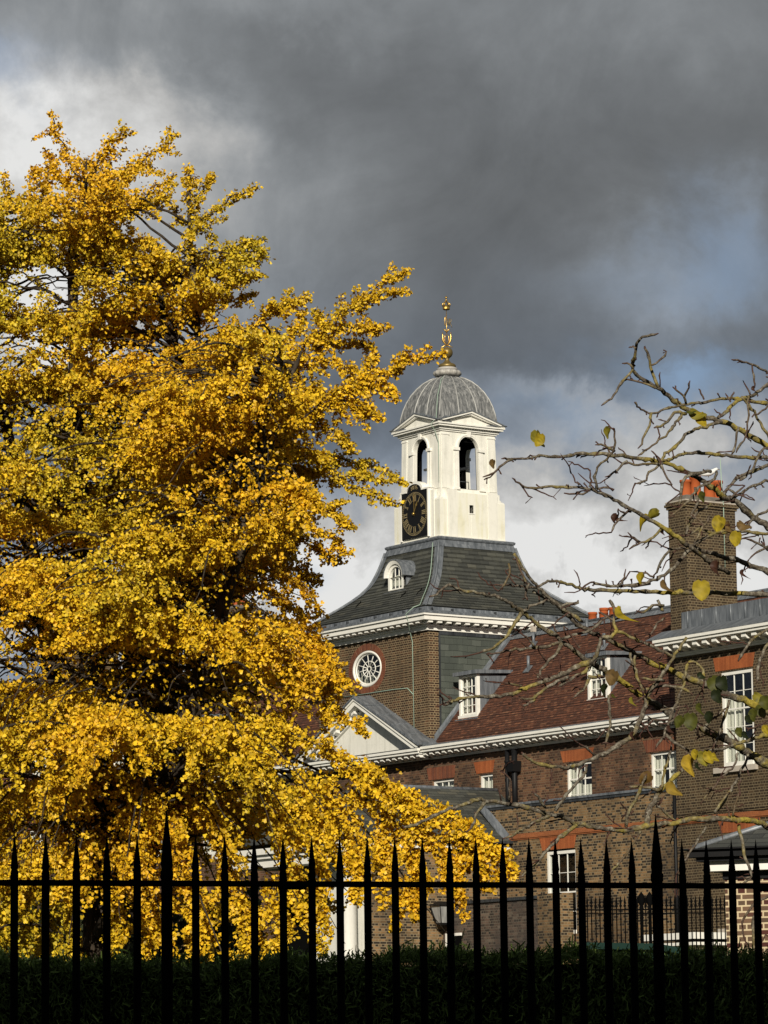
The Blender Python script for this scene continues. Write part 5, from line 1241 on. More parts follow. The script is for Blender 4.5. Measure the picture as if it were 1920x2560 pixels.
# main hanging limbs drawn from the photograph's outline; each is (points with depth, leafy from, sleeve radius)
hand = [([(215, 420, 0), (290, 350, 0), (385, 287, 0)], .0, .20), ([(195, 400, 0), (225, 330, 0), (270, 272, -.2)], .2, .16), ([(185, 420, 0), (140, 330, 0), (110, 243, 0)], .2, .15),
        ([(175, 450, 0), (130, 380, .2), (96, 322, .3)], .2, .15), ([(200, 480, 0), (290, 440, -.3), (375, 378, -.5)], 0, .17), ([(205, 470, .3), (300, 450, .3), (380, 395, .4)], .1, .15),
        ([(410, 500, 0), (480, 440, 0), (556, 402, 0)], 0, .15), ([(412, 460, 0), (440, 400, 0), (460, 378, 0)], 0, .13), ([(410, 450, 0), (408, 400, 0), (407, 355, 0)], 0, .12), ([(400, 480, 0), (370, 440, .2), (345, 420, .3)], 0, .10),
        ([(415, 600, 0), (490, 540, -.2), (570, 517, -.3)], 0, .20), ([(420, 600, .3), (500, 570, .2), (572, 545, .2)], 0, .2), ([(425, 640, 0), (510, 610, -.3), (575, 592, -.4)], 0, .16), ([(425, 700, 0), (500, 650, 0), (550, 632, 0)], 0, .14),
        ([(205, 560, 0), (260, 520, -.4), (330, 520, -.7)], 0, .18), ([(430, 780, .2), (540, 700, .2), (600, 665, 0), (662, 637, 0)], 0, .19), ([(440, 820, 0), (560, 760, 0), (640, 715, 0), (645, 670, 0)], 0, .18),
        ([(450, 900, -.4), (590, 810, -.6), (690, 720, -.8), (790, 640, -1.0), (884, 582, -1.1)], .1, .17), ([(760, 665, -1.0), (820, 640, -1.0), (888, 630, -1.1)], 0, .13), ([(680, 720, -.8), (770, 705, -.8), (840, 706, -.9)], 0, .14), ([(660, 740, -.6), (740, 740, -.4), (808, 745, -.3)], .1, .13),
        ([(690, 690, -.8), (685, 680, -.8), (680, 675, -.8)], 0, .10), ([(620, 770, -.7), (690, 780, -.7), (770, 800, -.7), (790, 830, -.8)], 0, .15), ([(640, 790, -.5), (660, 840, -.6), (700, 885, -.8)], 0, .15),
        ([(500, 1000, -.8), (650, 900, -1.2), (760, 830, -1.5), (860, 785, -1.7), (960, 762, -1.9)], .1, .16), ([(790, 815, -1.5), (805, 780, -1.5), (808, 755, -1.5)], 0, .11), ([(760, 830, -1.5), (820, 840, -1.5), (855, 862, -1.6)], 0, .12), ([(720, 850, -1.3), (780, 880, -1.4), (826, 907, -1.5)], 0, .13),
        ([(600, 900, -1), (680, 870, -1.2), (760, 870, -1.3), (800, 895, -1.3)], 0, .16), ([(560, 900, -.6), (640, 895, -.8), (720, 930, -1), (756, 962, -1.1)], 0, .16), ([(540, 960, -.8), (620, 960, -1), (690, 985, -1.2), (720, 1010, -1.2)], 0, .17),
        ([(480, 1010, 0), (600, 985, -.3), (720, 995, -.5), (810, 1005, -.6), (880, 1045, -.7)], .1, .15), ([(500, 1040, -.2), (640, 1020, -.5), (760, 1050, -.7), (868, 1090, -.9)], .05, .15), ([(620, 1010, -.5), (740, 1020, -.7), (850, 1035, -.8)], .1, .12),
        ([(480, 1050, -.4), (600, 1050, -.6), (700, 1095, -.8), (765, 1138, -.9)], 0, .17), ([(460, 1100, 0), (580, 1090, -.3), (680, 1140, -.5), (762, 1195, -.6)], 0, .15), ([(460, 1130, .5), (580, 1130, .3), (670, 1170, .1), (732, 1212, 0)], 0, .15),
        ([(480, 1180, 0), (580, 1200, -.2), (640, 1260, -.3), (700, 1330, -.4)], 0, .14), ([(440, 1250, 0), (540, 1260, -.4), (610, 1300, -.6), (665, 1335, -.6)], 0, .16), ([(430, 1200, .8), (560, 1200, .8), (640, 1225, .8), (690, 1255, .8)], 0, .14),
        ([(400, 1420, -.5), (560, 1330, -1), (660, 1365, -1.4), (722, 1405, -1.5)], 0, .19), ([(400, 1430, -1), (560, 1370, -1.5), (680, 1400, -2), (710, 1450, -2.1), (748, 1472, -2.2)], 0, .15), ([(650, 1370, -1.2), (695, 1440, -1.5), (712, 1510, -1.7), (700, 1580, -1.8)], 0, .16), ([(690, 1480, -1.5), (740, 1540, -1.6), (798, 1592, -1.7)], 0, .11), ([(640, 1400, -1.6), (640, 1480, -1.8), (600, 1560, -1.9), (580, 1640, -1.9)], 0, .2),
        ([(330, 1650, -1), (520, 1560, -1.8), (680, 1600, -2.6), (820, 1690, -3), (900, 1750, -3.1), (1010, 1800, -3.2)], .3, .24), ([(760, 1660, -2.8), (880, 1720, -3), (980, 1770, -3.1), (1050, 1815, -3.2), (1115, 1890, -3.3)], 0, .20),
        ([(980, 1800, -3.1), (1060, 1850, -3.2), (1090, 1900, -3.2)], 0, .17), ([(760, 1700, -2.6), (860, 1780, -2.8), (900, 1860, -2.9), (880, 1960, -3)], 0, .18), ([(880, 1770, -3), (960, 1850, -3), (985, 1930, -3.1)], 0, .17), ([(700, 1680, -2.4), (760, 1780, -2.5), (770, 1880, -2.6), (765, 1950, -2.6)], 0, .2), ([(650, 1660, -2), (700, 1760, -2.2), (690, 1860, -2.3), (700, 2060, -2.4)], 0, .18), ([(870, 1900, -3), (860, 1960, -3), (850, 2010, -3)], 0, .12), ([(890, 1830, -3), (905, 1900, -3), (895, 1985, -3)], 0, .14), ([(950, 1830, -3.1), (980, 1900, -3.1), (1000, 1985, -3.1)], 0, .13), ([(820, 1760, -2.8), (830, 1860, -2.9), (822, 1960, -2.9)], 0, .16), ([(1000, 1830, -3.1), (1040, 1870, -3.1), (1050, 1920, -3.1)], 0, .14),
        ([(560, 1650, -2), (600, 1760, -2.2), (620, 1900, -2.4), (690, 2050, -2.4)], 0, .2), ([(60, 1800, -1), (70, 1900, -1.2), (60, 2060, -1.3)], 0, .22), ([(140, 1780, -1), (160, 1900, -1.3), (150, 2060, -1.3)], 0, .2), ([(0, 1800, -1), (10, 1950, -1.3), (0, 2070, -1.3)], 0, .22), ([(300, 1820, -1.6), (320, 1930, -1.8), (330, 2060, -1.9)], 0, .22), ([(380, 1840, -1.8), (420, 1950, -2), (430, 2060, -2)], 0, .2), ([(480, 1840, -1.9), (520, 1950, -2), (530, 2060, -2.1)], 0, .22), ([(230, 1900, -1.3), (250, 1980, -1.4), (240, 2060, -1.4)], 0, .18), ([(100, 1900, .5), (110, 2000, .5), (100, 2060, .5)], 0, .2), ([(580, 1900, -2), (610, 1990, -2.1), (600, 2060, -2.1)], 0, .18), ([(-60, 700, 0), (-10, 520, 0), (12, 370, 0)], 0, .16), ([(40, 560, 0), (60, 450, 0), (78, 358, .1)], 0, .17), ([(10, 620, .1), (0, 500, .1), (-10, 470, .1)], 0, .2), ([(60, 500, .2), (90, 430, .2), (104, 380, .2)], 0, .14), ([(120, 560, 0), (60, 540, 0), (0, 560, 0)], 0, .2)]
core = [(-380, 1300), (-300, 900), (-160, 640), (-60, 470), (0, 440), (60, 420), (110, 410), (140, 360), (130, 320), (165, 290), (200, 275), (235, 320), (240, 370), (310, 350), (330, 370), (290, 430), (262, 475), (250, 520), (300, 520), (330, 520), (375, 555), (400, 500), (440, 500), (480, 520), (545, 530), (555, 580), (500, 620), (470, 660), (520, 720), (600, 700), (640, 760), (700, 800), (690, 850), (640, 880), (680, 950), (640, 1000), (690, 1060), (690, 1120), (640, 1160), (640, 1220), (600, 1270), (620, 1330), (655, 1370), (680, 1430), (692, 1500), (670, 1560), (655, 1610), (720, 1665), (790, 1710), (880, 1770), (980, 1790), (1060, 1840), (1080, 1890), (1000, 1880), (985, 1930), (940, 1900), (900, 1950), (860, 1900), (840, 1990), (780, 1930), (740, 1960), (640, 1980), (640, 2060), (560, 2080), (-420, 2080), (-460, 1700)]
holes = [(105, 600, 58, 34, .97), (20, 600, 40, 16, .7), (45, 400, 40, 26, .6), (250, 640, 30, 20, .6), (420, 560, 34, 18, .5), (60, 520, 40, 14, .5), (250, 740, 34, 22, .8), (300, 480, 26, 14, .8), (75, 1165, 45, 32, .8), (425, 1060, 25, 18, .6), (150, 1280, 40, 40, .6), (255, 1230, 36, 22, .6), (330, 1520, 40, 60, .5), (400, 1430, 48, 40, .72), (465, 1440, 22, 50, .6), (290, 1490, 26, 22, .8), (220, 1700, 26, 80, .75), (385, 1900, 60, 50, .4), (610, 1640, 66, 70, .55), (560, 1860, 60, 40, .5), (480, 1620, 40, 30, .6), (220, 1900, 38, 60, .7), (630, 1990, 90, 50, .7), (560, 1830, 45, 28, .8), (840, 1920, 60, 50, .6), (320, 700, 30, 26, .5), (520, 1180, 40, 26, .6), (560, 1100, 24, 20, .6), (500, 860, 22, 16, .6), (70, 1540, 60, 60, .45), (30, 1700, 50, 60, .4), (690, 1900, 50, 60, .4),
         (455, 700, 26, 18, .6), (350, 620, 30, 20, .4), (600, 950, 24, 16, .6), (480, 1960, 40, 60, .5), (170, 1990, 40, 30, .45), (610, 1720, 70, 60, .5)]
# shaded hollows of the crown: foliage there sits deeper in the tree
LC, LA, LN = [], [], []; TW_ = MB('ginkgo_bark')
def sleeve(c, rad, dens, dirn_out=.5, droop=0.0, depthfac=1.0):
    """leaves set round a twig c (n x 3)"""
    seg = np.linalg.norm(np.diff(c, axis=0), axis=1); L = seg.sum(); n = int(L * dens)
    if n < 3: return
    t = rng.random(n) * (len(c) - 1.001); i = t.astype(int); f = (t - i)[:, None]
    p = c[i] * (1 - f) + c[i + 1] * f
    taper_ = 1.0 - .55 * (t / (len(c) - 1)) ** 2
    # clump along the twig on short spurs
    o = unit(n); rr = (rng.random(n) ** .7) * rad * taper_ * (0.7 + .5 * np.sin(t * 2.6 + rng.random() * 6) ** 2)
    o[:, 2] *= .8; rr *= np.where(rng.random(n) < .08, 1.6, 1.0)
    p = p + o * rr[:, None]
    LC.append(p)
    a = o * .8 + unit(n) * .7 + np.array([0, 0, -.55])
    LA.append(a)
    LN.append(unit(n) * .9 + SD * .42 + np.array([0, -.15, .05]))
for pts, st, rad in hand:
    ctl = [gp3(*p) for p in pts]
    c = spline(ctl, 14)
    c[1:-1] += rng.normal(size=(12, 3)) * .03
    sleeve(c[int(st * 13):], rad * .80, 360 * rad / .17)
    TW_.tube(list(c - gbase), list(np.linspace(.018, .005, 14)), 5)
    # side twigs
    ln = np.linalg.norm(c[-1] - c[0])
    for q in range(int(ln * 8.0)):
        u = rng.random() * .9 * 13; i = int(u); d = c[i + 1] - c[i]; d /= np.linalg.norm(d) + 1e-9
        sd = d * rng.uniform(.4, .9) + unit(1)[0] * .6 + np.array([0, 0, rng.uniform(-.5, .25)]); sd /= np.linalg.norm(sd)
        l = rng.uniform(.18, .68) * (1 - .6 * u / 13) * (rad / .17)
        cc = spline([c[i], c[i] + sd * l * .5, c[i] + sd * l + np.array([0, 0, -.04])], 6)
        sleeve(cc, rad * .40, 180)
HC, HA, HN = map(lambda q: np.concatenate(q), (LC, LA, LN))
LC, LA, LN = [], [], []
# inner limbs grown from the stems, kept inside the crown
nl = 0
for it in range(1380):
    S = SP[rng.integers(len(SP))]
    u = rng.uniform(.10, .98) * (len(S) - 1.01); i = int(u); p0 = S[i]
    _, yy = to_px(p0[None]); hgt = (2560 - yy[0]) / 2300.0     # 0 low .. 1 top
    azm = rng.uniform(0, 2 * pi); dirn = np.array([cos(azm), sin(azm) * .85, 0.0])
    if rng.random() < .5: dirn[1] = -abs(dirn[1])
    low_ = yy[0] > 1750
    L = rng.uniform(1.0, 4.6) * (1.0 - .62 * hgt) * (1.15 if low_ else 1.0); rise = rng.uniform(.1, .6) * (0.45 + hgt) 
    p1 = p0 + dirn * L * .5 + np.array([0, 0, L * rise * .5]); p2 = p0 + dirn * L + np.array([0, 0, L * rise * .55 - L * rng.uniform(.1, .75) * (1 - hgt)])
    c = spline([p0, p1, p2], 14); c[2:] += np.cumsum(rng.normal(size=(12, 3)) * .025, axis=0)
    px_, py_ = to_px(c)
    ok = inpoly(px_ / K_, py_ / K_, core)
    if ok[5:].mean() < .75: continue
    nl += 1
    TW_.tube(list(c - gbase), list(np.linspace(.012 + .006 * L, .004, 14)), 4)
    sleeve(c[5:], .10, 150)
    for q in range(int(L * 4.6)):
        u = rng.uniform(.25, .98) * 12.9; i = int(u); d = c[i + 1] - c[i]; d /= np.linalg.norm(d) + 1e-9
        sd = d * rng.uniform(.3, .9) + unit(1)[0] * .7 + np.array([0, -.15, rng.uniform(-.7, .2)]); sd /= np.linalg.norm(sd)
        l = rng.uniform(.35, .9)
        cc = spline([c[i], c[i] + sd * l * .5, c[i] + sd * l + np.array([0, 0, -.16 * l])], 7)
        sleeve(cc, .075, 150)
LC, LA, LN = map(lambda q: np.concatenate(q), (LC, LA, LN))
# outline and gaps
px_, py_ = to_px(LC); dx_, dy_ = px_ / K_, py_ / K_
jx = dx_ + rng.normal(size=len(dx_)) * 5; jy = dy_ + rng.normal(size=len(dx_)) * 5
keep = inpoly(jx, jy, core)
for hx, hy, ra, rb, pr in holes:
    q = ((jx - hx) / ra) ** 2 + ((jy - hy) / rb) ** 2
    keep &= ~((q < 1) & (rng.random(len(q)) < pr))
# the crown is built in drooping layers with hollows between them
q = LC - gbase; rad_ = np.hypot(q[:, 0], q[:, 1]); zz_ = q[:, 2] + rad_ * (.42 - .95 * np.clip((q[:, 2] - 3.5) / 7.5, 0, 1))
lay = np.zeros(len(q)); wr = np.random.default_rng(5)
for k in range(16):
    kx, ky, kz = wr.normal() * 2 * pi / 3.6, wr.normal() * 2 * pi / 7.0, 2 * pi / wr.uniform(.55, 1.6) * wr.choice([-1, 1])
    lay += np.sin(kx * q[:, 0] + ky * q[:, 1] + kz * zz_ + wr.uniform(0, 6.28))
lay /= math.sqrt(16 / 2)
keep &= ~((lay < .14) & (rng.random(len(q)) < .94)) & ~((lay < .30) & (rng.random(len(q)) < np.where(zz_ < 6.5, .5, .3)))
LC, LA, LN = LC[keep], LA[keep], LN[keep]
LC = np.concatenate([LC, HC]); LA = np.concatenate([LA, HA]); LN = np.concatenate([LN, HN])
nL = len(LC)
size = rng.uniform(.034, .066, nL) * (1.06 - .28 * np.clip(LC[:, 2] / 14, 0, 1))
ph1 = np.sin(LC[:, 0] * 1.7 + LC[:, 2] * .9) + np.sin(LC[:, 2] * 2.3 - LC[:, 1] * 1.3 + 1) + rng.normal(size=nL) * .55
green = np.clip(ph1 * .25 - .14 + .26 * (LC[:, 0] < gbase[0] + .4) * (rng.random(nL) < .8) + .22 * np.clip((LC[:, 2] - 8) / 5, 0, 1), 0, 1)[:, None]
orange = np.clip(-ph1 * .28 - .02, 0, 1)[:, None]
col = np.array([.86, .55, .020]) * (1 - green) * (1 - orange) + np.array([.52, .46, .035]) * green * (1 - orange) + np.array([.86, .44, .015]) * orange
col *= rng.uniform(.58, 1.15, (nL, 1)) * (1 - .5 * (rng.random((nL, 1)) < .10))
print('ginkgo leaves', nL, 'limbs', nl)
leaf_mesh('crown', gk, LC, LA, LN, size, col, GINKGO, 'ginkgo_leaf', gbase)
trunk = tm.build('trunk', gk); TW_.build('branches', gk)

# ================================================================== dark evergreens behind the ginkgo
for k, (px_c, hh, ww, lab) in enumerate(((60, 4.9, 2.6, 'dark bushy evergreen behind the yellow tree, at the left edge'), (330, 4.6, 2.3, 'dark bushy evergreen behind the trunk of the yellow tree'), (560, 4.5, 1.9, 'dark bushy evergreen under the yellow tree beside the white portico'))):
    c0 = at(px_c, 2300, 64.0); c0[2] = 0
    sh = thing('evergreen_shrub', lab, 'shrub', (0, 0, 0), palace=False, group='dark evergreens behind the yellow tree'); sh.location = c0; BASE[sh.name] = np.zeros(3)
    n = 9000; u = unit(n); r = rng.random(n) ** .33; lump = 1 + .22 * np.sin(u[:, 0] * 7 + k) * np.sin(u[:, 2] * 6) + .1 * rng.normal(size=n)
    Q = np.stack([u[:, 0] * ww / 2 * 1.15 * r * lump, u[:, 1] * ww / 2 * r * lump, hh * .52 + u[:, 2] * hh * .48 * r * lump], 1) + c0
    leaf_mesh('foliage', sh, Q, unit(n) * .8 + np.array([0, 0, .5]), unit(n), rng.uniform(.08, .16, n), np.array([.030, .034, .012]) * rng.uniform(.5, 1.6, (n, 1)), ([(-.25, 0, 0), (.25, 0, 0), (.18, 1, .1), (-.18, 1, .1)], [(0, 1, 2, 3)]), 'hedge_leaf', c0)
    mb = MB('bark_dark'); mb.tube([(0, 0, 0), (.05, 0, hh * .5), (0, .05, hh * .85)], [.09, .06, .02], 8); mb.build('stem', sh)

# ================================================================== the bare lichened tree at the right
DB = 21.0
bt = thing('bare_tree', 'nearly bare tree with lichen-covered branches and a few broad leaves at right', 'tree', (0, 0, 0), palace=False)
bbase = np.array([4.6, 21.8, 0.0]); bt.location = bbase; BASE[bt.name] = np.zeros(3)
Z8 = lambda x, y: (1180 + x / 2.242, 800 + y / 2.242)
Z4 = lambda x, y: (1400 + x / 3.19, 1100 + y / 3.19)
Z5 = lambda x, y: (1400 + x / 3.19, 1600 + y / 3.19)
Z6 = lambda x, y: (1200 + x / 3.19, 1840 + y / 3.19)
Z2 = lambda x, y: (1200 + x / 3.607, 1500 + y / 3.607)
Z6A = lambda x, y: (900 + x / 2.765, 1800 + y / 2.765)
Z7 = lambda x, y: (1680 + x / 5.267, 1980 + y / 5.267)
Z7B = lambda x, y: (1300 + x / 2.676, 2000 + y / 2.676)
Z1 = lambda x, y: (780 + x / 3.607, 1700 + y / 3.607)
def cv(f, pts): return [f(*p) for p in pts]
# (points, thickness px at the first point, at the last, depth offset first, last)
BR = [
 (cv(Z8, [(1800, 1270), (1659, 1160), (1560, 1090), (1480, 1015), (1400, 985), (1350, 940), (1260, 880), (1180, 840), (1075, 795), (960, 780), (870, 765), (780, 757), (600, 752), (500, 768), (380, 765), (300, 775), (225, 778), (165, 778)]), 15, 4, .8, -.6),
 (cv(Z8, [(225, 780), (170, 815), (130, 850), (60, 880)]), 6, 4, -.6, -.7),
 (cv(Z8, [(1800, 790), (1659, 705), (1540, 640), (1430, 575), (1330, 550), (1190, 490), (1110, 430), (1040, 380), (960, 330), (900, 270), (915, 200), (925, 130), (960, 95), (1045, 75)]), 15, 5, 1.0, 0),
 (cv(Z8, [(900, 280), (850, 340), (810, 400), (775, 450), (725, 480)]), 6, 5, .2, .1), (cv(Z8, [(1030, 382), (950, 350), (870, 335), (850, 345)]), 6, 3, .2, .2), (cv(Z8, [(905, 270), (880, 245), (840, 243)]), 5, 4, .2, .2), (cv(Z8, [(920, 155), (895, 150), (878, 155)]), 4, 4, .1, .1),
 (cv(Z8, [(1045, 378), (1010, 300), (990, 230), (985, 180), (965, 155)]), 8, 5, .2, .1), (cv(Z8, [(1005, 255), (1040, 240), (1070, 215), (1090, 180), (1070, 185)]), 5, 4, .1, .1),
 (cv(Z8, [(1800, 470), (1659, 465), (1540, 450), (1450, 440), (1310, 455), (1210, 472), (1100, 490), (1010, 520), (950, 500), (910, 460)]), 9, 4, .9, .2), (cv(Z8, [(1005, 520), (985, 610), (930, 720)]), 6, 5, .3, .2),
 (cv(Z8, [(1200, 525), (1140, 520), (1080, 580), (1020, 605)]), 8, 5, .4, .2), (cv(Z8, [(1190, 525), (1150, 570), (1100, 630), (1020, 700), (930, 760)]), 7, 4, .4, .1), (cv(Z8, [(1040, 605), (1050, 640), (1040, 690)]), 4, 3, .2, .2),
 (cv(Z8, [(1400, 572), (1300, 600), (1220, 630), (1150, 700), (1080, 760), (1060, 795)]), 8, 7, .5, .1),
 (cv(Z8, [(1800, 770), (1659, 770), (1540, 770), (1400, 760), (1290, 745), (1180, 755), (1110, 780), (1060, 797)]), 9, 7, .9, .1),
 (cv(Z8, [(1380, 548), (1440, 500), (1500, 450), (1580, 420), (1659, 360), (1760, 290)]), 9, 8, .5, .9), (cv(Z8, [(1760, 360), (1659, 295), (1560, 245), (1455, 222)]), 7, 4, .7, .3), (cv(Z8, [(1570, 255), (1580, 330), (1585, 380)]), 4, 4, .4, .4),
 (cv(Z8, [(1510, 430), (1560, 490), (1600, 550), (1659, 650), (1720, 720)]), 6, 7, .6, .8), (cv(Z8, [(1450, 460), (1420, 410)]), 4, 3, .6, .6), (cv(Z8, [(1450, 450), (1468, 402)]), 4, 3, .6, .6), (cv(Z8, [(1200, 470), (1180, 420), (1125, 375)]), 6, 4, .3, .2), (cv(Z8, [(1190, 430), (1210, 390), (1222, 340)]), 5, 4, .3, .2),
 (cv(Z8, [(1300, 445), (1285, 410), (1270, 385)]), 4, 4, .5, .5), (cv(Z8, [(1560, 420), (1540, 380), (1518, 338)]), 4, 3, .6, .6), (cv(Z8, [(1550, 430), (1545, 560), (1535, 650), (1480, 745)]), 5, 4, .6, .6), (cv(Z8, [(1495, 600), (1475, 690), (1455, 755)]), 6, 5, .6, .6), (cv(Z8, [(1400, 545), (1380, 520), (1357, 498)]), 4, 3, .5, .5), (cv(Z8, [(1445, 500), (1448, 560)]), 4, 3, .5, .5), (cv(Z8, [(1659, 480), (1610, 520), (1570, 545)]), 5, 4, .7, .6),
 (cv(Z8, [(1210, 1265), (1140, 1210), (1080, 1165), (1000, 1120), (930, 1080), (860, 1040), (780, 1000), (700, 960), (640, 945), (560, 935), (440, 935), (340, 945), (270, 920), (225, 885)]), 11, 4, 0, -.7),
 (cv(Z8, [(1440, 1420), (1330, 1350), (1210, 1265)]), 10, 11, .4, 0),
 (cv(Z8, [(700, 945), (690, 870), (720, 810), (770, 760), (800, 710), (800, 630), (790, 605)]), 6, 4, -.4, -.6), (cv(Z8, [(800, 735), (740, 705), (690, 700)]), 5, 4, -.5, -.6), (cv(Z8, [(700, 950), (745, 935), (795, 948)]), 5, 4, -.4, -.4), (cv(Z8, [(870, 790), (810, 840), (745, 880)]), 6, 4, -.2, -.3), (cv(Z8, [(800, 850), (820, 860)]), 4, 3, -.2, -.2), (cv(Z8, [(1050, 810), (990, 860), (960, 910), (915, 916)]), 6, 4, 0, -.1), (cv(Z8, [(1060, 812), (1090, 880), (1120, 922)]), 5, 4, 0, 0), (cv(Z8, [(1060, 800), (1030, 760), (1003, 732)]), 5, 3, 0, 0), (cv(Z8, [(1070, 805), (960, 810), (850, 808)]), 6, 5, 0, -.1),
 (cv(Z8, [(650, 960), (580, 975), (515, 970)]), 5, 4, -.5, -.5), (cv(Z8, [(600, 925), (575, 895), (555, 858)]), 4, 3, -.5, -.5), (cv(Z8, [(660, 935), (662, 890), (662, 845)]), 4, 4, -.5, -.5), (cv(Z8, [(890, 1075), (855, 1085), (820, 1060)]), 5, 3, -.2, -.3), (cv(Z8, [(870, 1075), (810, 1130), (782, 1190)]), 5, 5, -.2, -.3), (cv(Z8, [(1060, 1170), (1000, 1230), (940, 1250), (880, 1285)]), 6, 4, -.1, -.2), (cv(Z8, [(940, 1245), (900, 1220), (873, 1190)]), 5, 4, -.1, -.2), (cv(Z8, [(1000, 1235), (975, 1285)]), 4, 3, -.1, -.1), (cv(Z8, [(1110, 1290), (1050, 1370), (1020, 1430)]), 6, 5, 0, .1),
 (cv(Z8, [(1800, 1470), (1659, 1410), (1560, 1370), (1480, 1345), (1380, 1320), (1290, 1290), (1240, 1275), (1200, 1310), (1130, 1390), (1060, 1440), (1000, 1470), (940, 1490)]), 13, 6, .6, 0),
 (cv(Z8, [(1800, 1195), (1659, 1195), (1560, 1190), (1440, 1180), (1350, 1200), (1290, 1230), (1240, 1262), (1150, 1282), (1095, 1278)]), 8, 5, .6, .1), (cv(Z8, [(1440, 1185), (1350, 1195), (1275, 1165)]), 7, 4, .5, .4),
 (cv(Z8, [(1200, 1200), (1215, 1150), (1260, 1080), (1330, 1040), (1330, 1030)]), 6, 6, .1, .2), (cv(Z8, [(1245, 1250), (1290, 1150), (1230, 1090)]), 5, 4, .1, .1), (cv(Z8, [(1330, 1100), (1300, 1150), (1200, 1210)]), 5, 6, .2, .1),
 (cv(Z8, [(1800, 760), (1659, 815), (1570, 850), (1500, 880), (1430, 950), (1390, 1010)]), 9, 6, .9, .5), (cv(Z8, [(1800, 860), (1659, 900), (1580, 930), (1500, 970), (1450, 1000)]), 8, 5, .9, .5), (cv(Z8, [(1800, 1010), (1659, 1070), (1590, 1100), (1550, 1140), (1490, 1200)]), 7, 5, .9, .5), (cv(Z8, [(1440, 950), (1500, 980), (1585, 1012)]), 5, 3, .5, .5), (cv(Z8, [(1450, 1000), (1490, 960), (1530, 930)]), 5, 4, .5, .5),
 (cv(Z8, [(1659, 1290), (1600, 1250), (1540, 1225)]), 7, 4, .6, .5), (cv(Z8, [(1659, 1270), (1600, 1300), (1550, 1345)]), 5, 4, .6, .5), (cv(Z8, [(1620, 1240), (1640, 1270), (1625, 1200)]), 4, 3, .6, .6), (cv(Z8, [(1700, 700), (1620, 740), (1560, 850), (1500, 900)]), 6, 6, .8, .5),
 (cv(Z8, [(1340, 850), (1290, 850), (1240, 865), (1190, 890), (1170, 970), (1160, 1040)]), 8, 7, .3, .1), (cv(Z8, [(1370, 850), (1350, 900), (1270, 940), (1240, 980), (1200, 1030), (1100, 1110)]), 7, 5, .3, 0), (cv(Z8, [(1250, 940), (1260, 1010), (1230, 1090), (1210, 1130)]), 6, 5, .2, .1),
 (cv(Z8, [(1800, 1545), (1659, 1540), (1400, 1530), (1250, 1525), (1100, 1525), (900, 1520), (700, 1515), (600, 1500), (520, 1475), (440, 1465), (350, 1500), (250, 1490), (120, 1485)]), 12, 4, .8, -.4),
 (cv(Z8, [(1000, 1475), (850, 1490), (760, 1488), (690, 1475), (665, 1470)]), 8, 4, .1, -.1), (cv(Z8, [(820, 1490), (850, 1450), (862, 1395)]), 5, 4, 0, 0), (cv(Z8, [(755, 1500), (750, 1455)]), 4, 3, 0, 0), (cv(Z8, [(1020, 1440), (960, 1415), (885, 1410)]), 5, 4, .1, .1),
 (cv(Z8, [(235, 1310), (280, 1380), (330, 1450), (380, 1510), (450, 1569), (540, 1640), (620, 1690)]), 5, 9, -.5, -.2), (cv(Z8, [(245, 1330), (280, 1420), (310, 1480)]), 4, 4, -.5, -.5), (cv(Z8, [(205, 1365), (205, 1440), (150, 1520)]), 5, 5, -.5, -.5), (cv(Z8, [(320, 1475), (300, 1540), (310, 1569)]), 5, 5, -.4, -.4),
 (cv(Z2, [(-280, -140), (-180, -90), (0, -60), (100, -40), (225, 0), (310, 60), (390, 110), (480, 190), (600, 270), (720, 360), (840, 450), (960, 540), (1050, 590), (1160, 660), (1280, 740), (1380, 810), (1480, 880), (1580, 940), (1659, 990)]) + cv(Z5, [(560, 390), (660, 450), (750, 500), (900, 580), (960, 620), (1100, 690), (1270, 770), (1400, 830), (1500, 900), (1659, 1000), (1800, 1080)])[5:], 5, 20, -.7, 1.0),
 (cv(Z2, [(-280, -140), (-340, -100), (-400, -40), (-460, -30)]), 5, 5, -.7, -.7),
 (cv(Z2, [(390, 100), (430, 70), (470, 50), (560, 20), (620, -20)]), 8, 4, -.3, -.3), (cv(Z2, [(372, 125), (310, 210), (230, 330), (120, 430), (0, 475)]), 9, 5, -.3, -.5),
 (cv(Z2, [(730, 385), (600, 415), (500, 430), (330, 440), (200, 470), (60, 485)]), 8, 4, -.1, -.3), (cv(Z2, [(490, 425), (440, 350), (350, 290)]), 5, 3, -.2, -.3), (cv(Z2, [(735, 390), (690, 490), (600, 560), (540, 670), (520, 720)]), 8, 5, -.1, -.2), (cv(Z2, [(740, 350), (850, 320), (960, 280), (1050, 240), (1120, 180), (1200, 130)]), 7, 4, -.1, 0), (cv(Z2, [(900, 430), (820, 320), (755, 235)]), 4, 3, -.1, -.1), (cv(Z2, [(690, 280), (640, 220)]), 4, 3, -.1, -.1),
 (cv(Z2, [(480, -80), (620, 0), (720, 70), (800, 140), (900, 230), (1000, 290), (1100, 330), (1240, 400), (1360, 460), (1500, 540), (1640, 610)]) + cv(Z5, [(600, 110), (700, 150), (860, 230), (1000, 300), (1150, 350), (1350, 440), (1500, 490), (1659, 570), (1800, 640)])[2:], 6, 18, -.3, .9),
 (cv(Z2, [(720, 60), (780, 40), (850, 30), (885, 0)]), 7, 5, -.2, -.2), (cv(Z2, [(1100, 330), (1165, 350), (1235, 280), (1205, 200), (1215, 130)]), 8, 6, 0, 0), (cv(Z2, [(1235, 285), (1350, 330), (1430, 370), (1500, 390), (1659, 470), (1760, 520)]), 7, 6, 0, .3), (cv(Z2, [(1090, 340), (1080, 430), (1040, 520), (1000, 560)]), 6, 8, 0, 0),
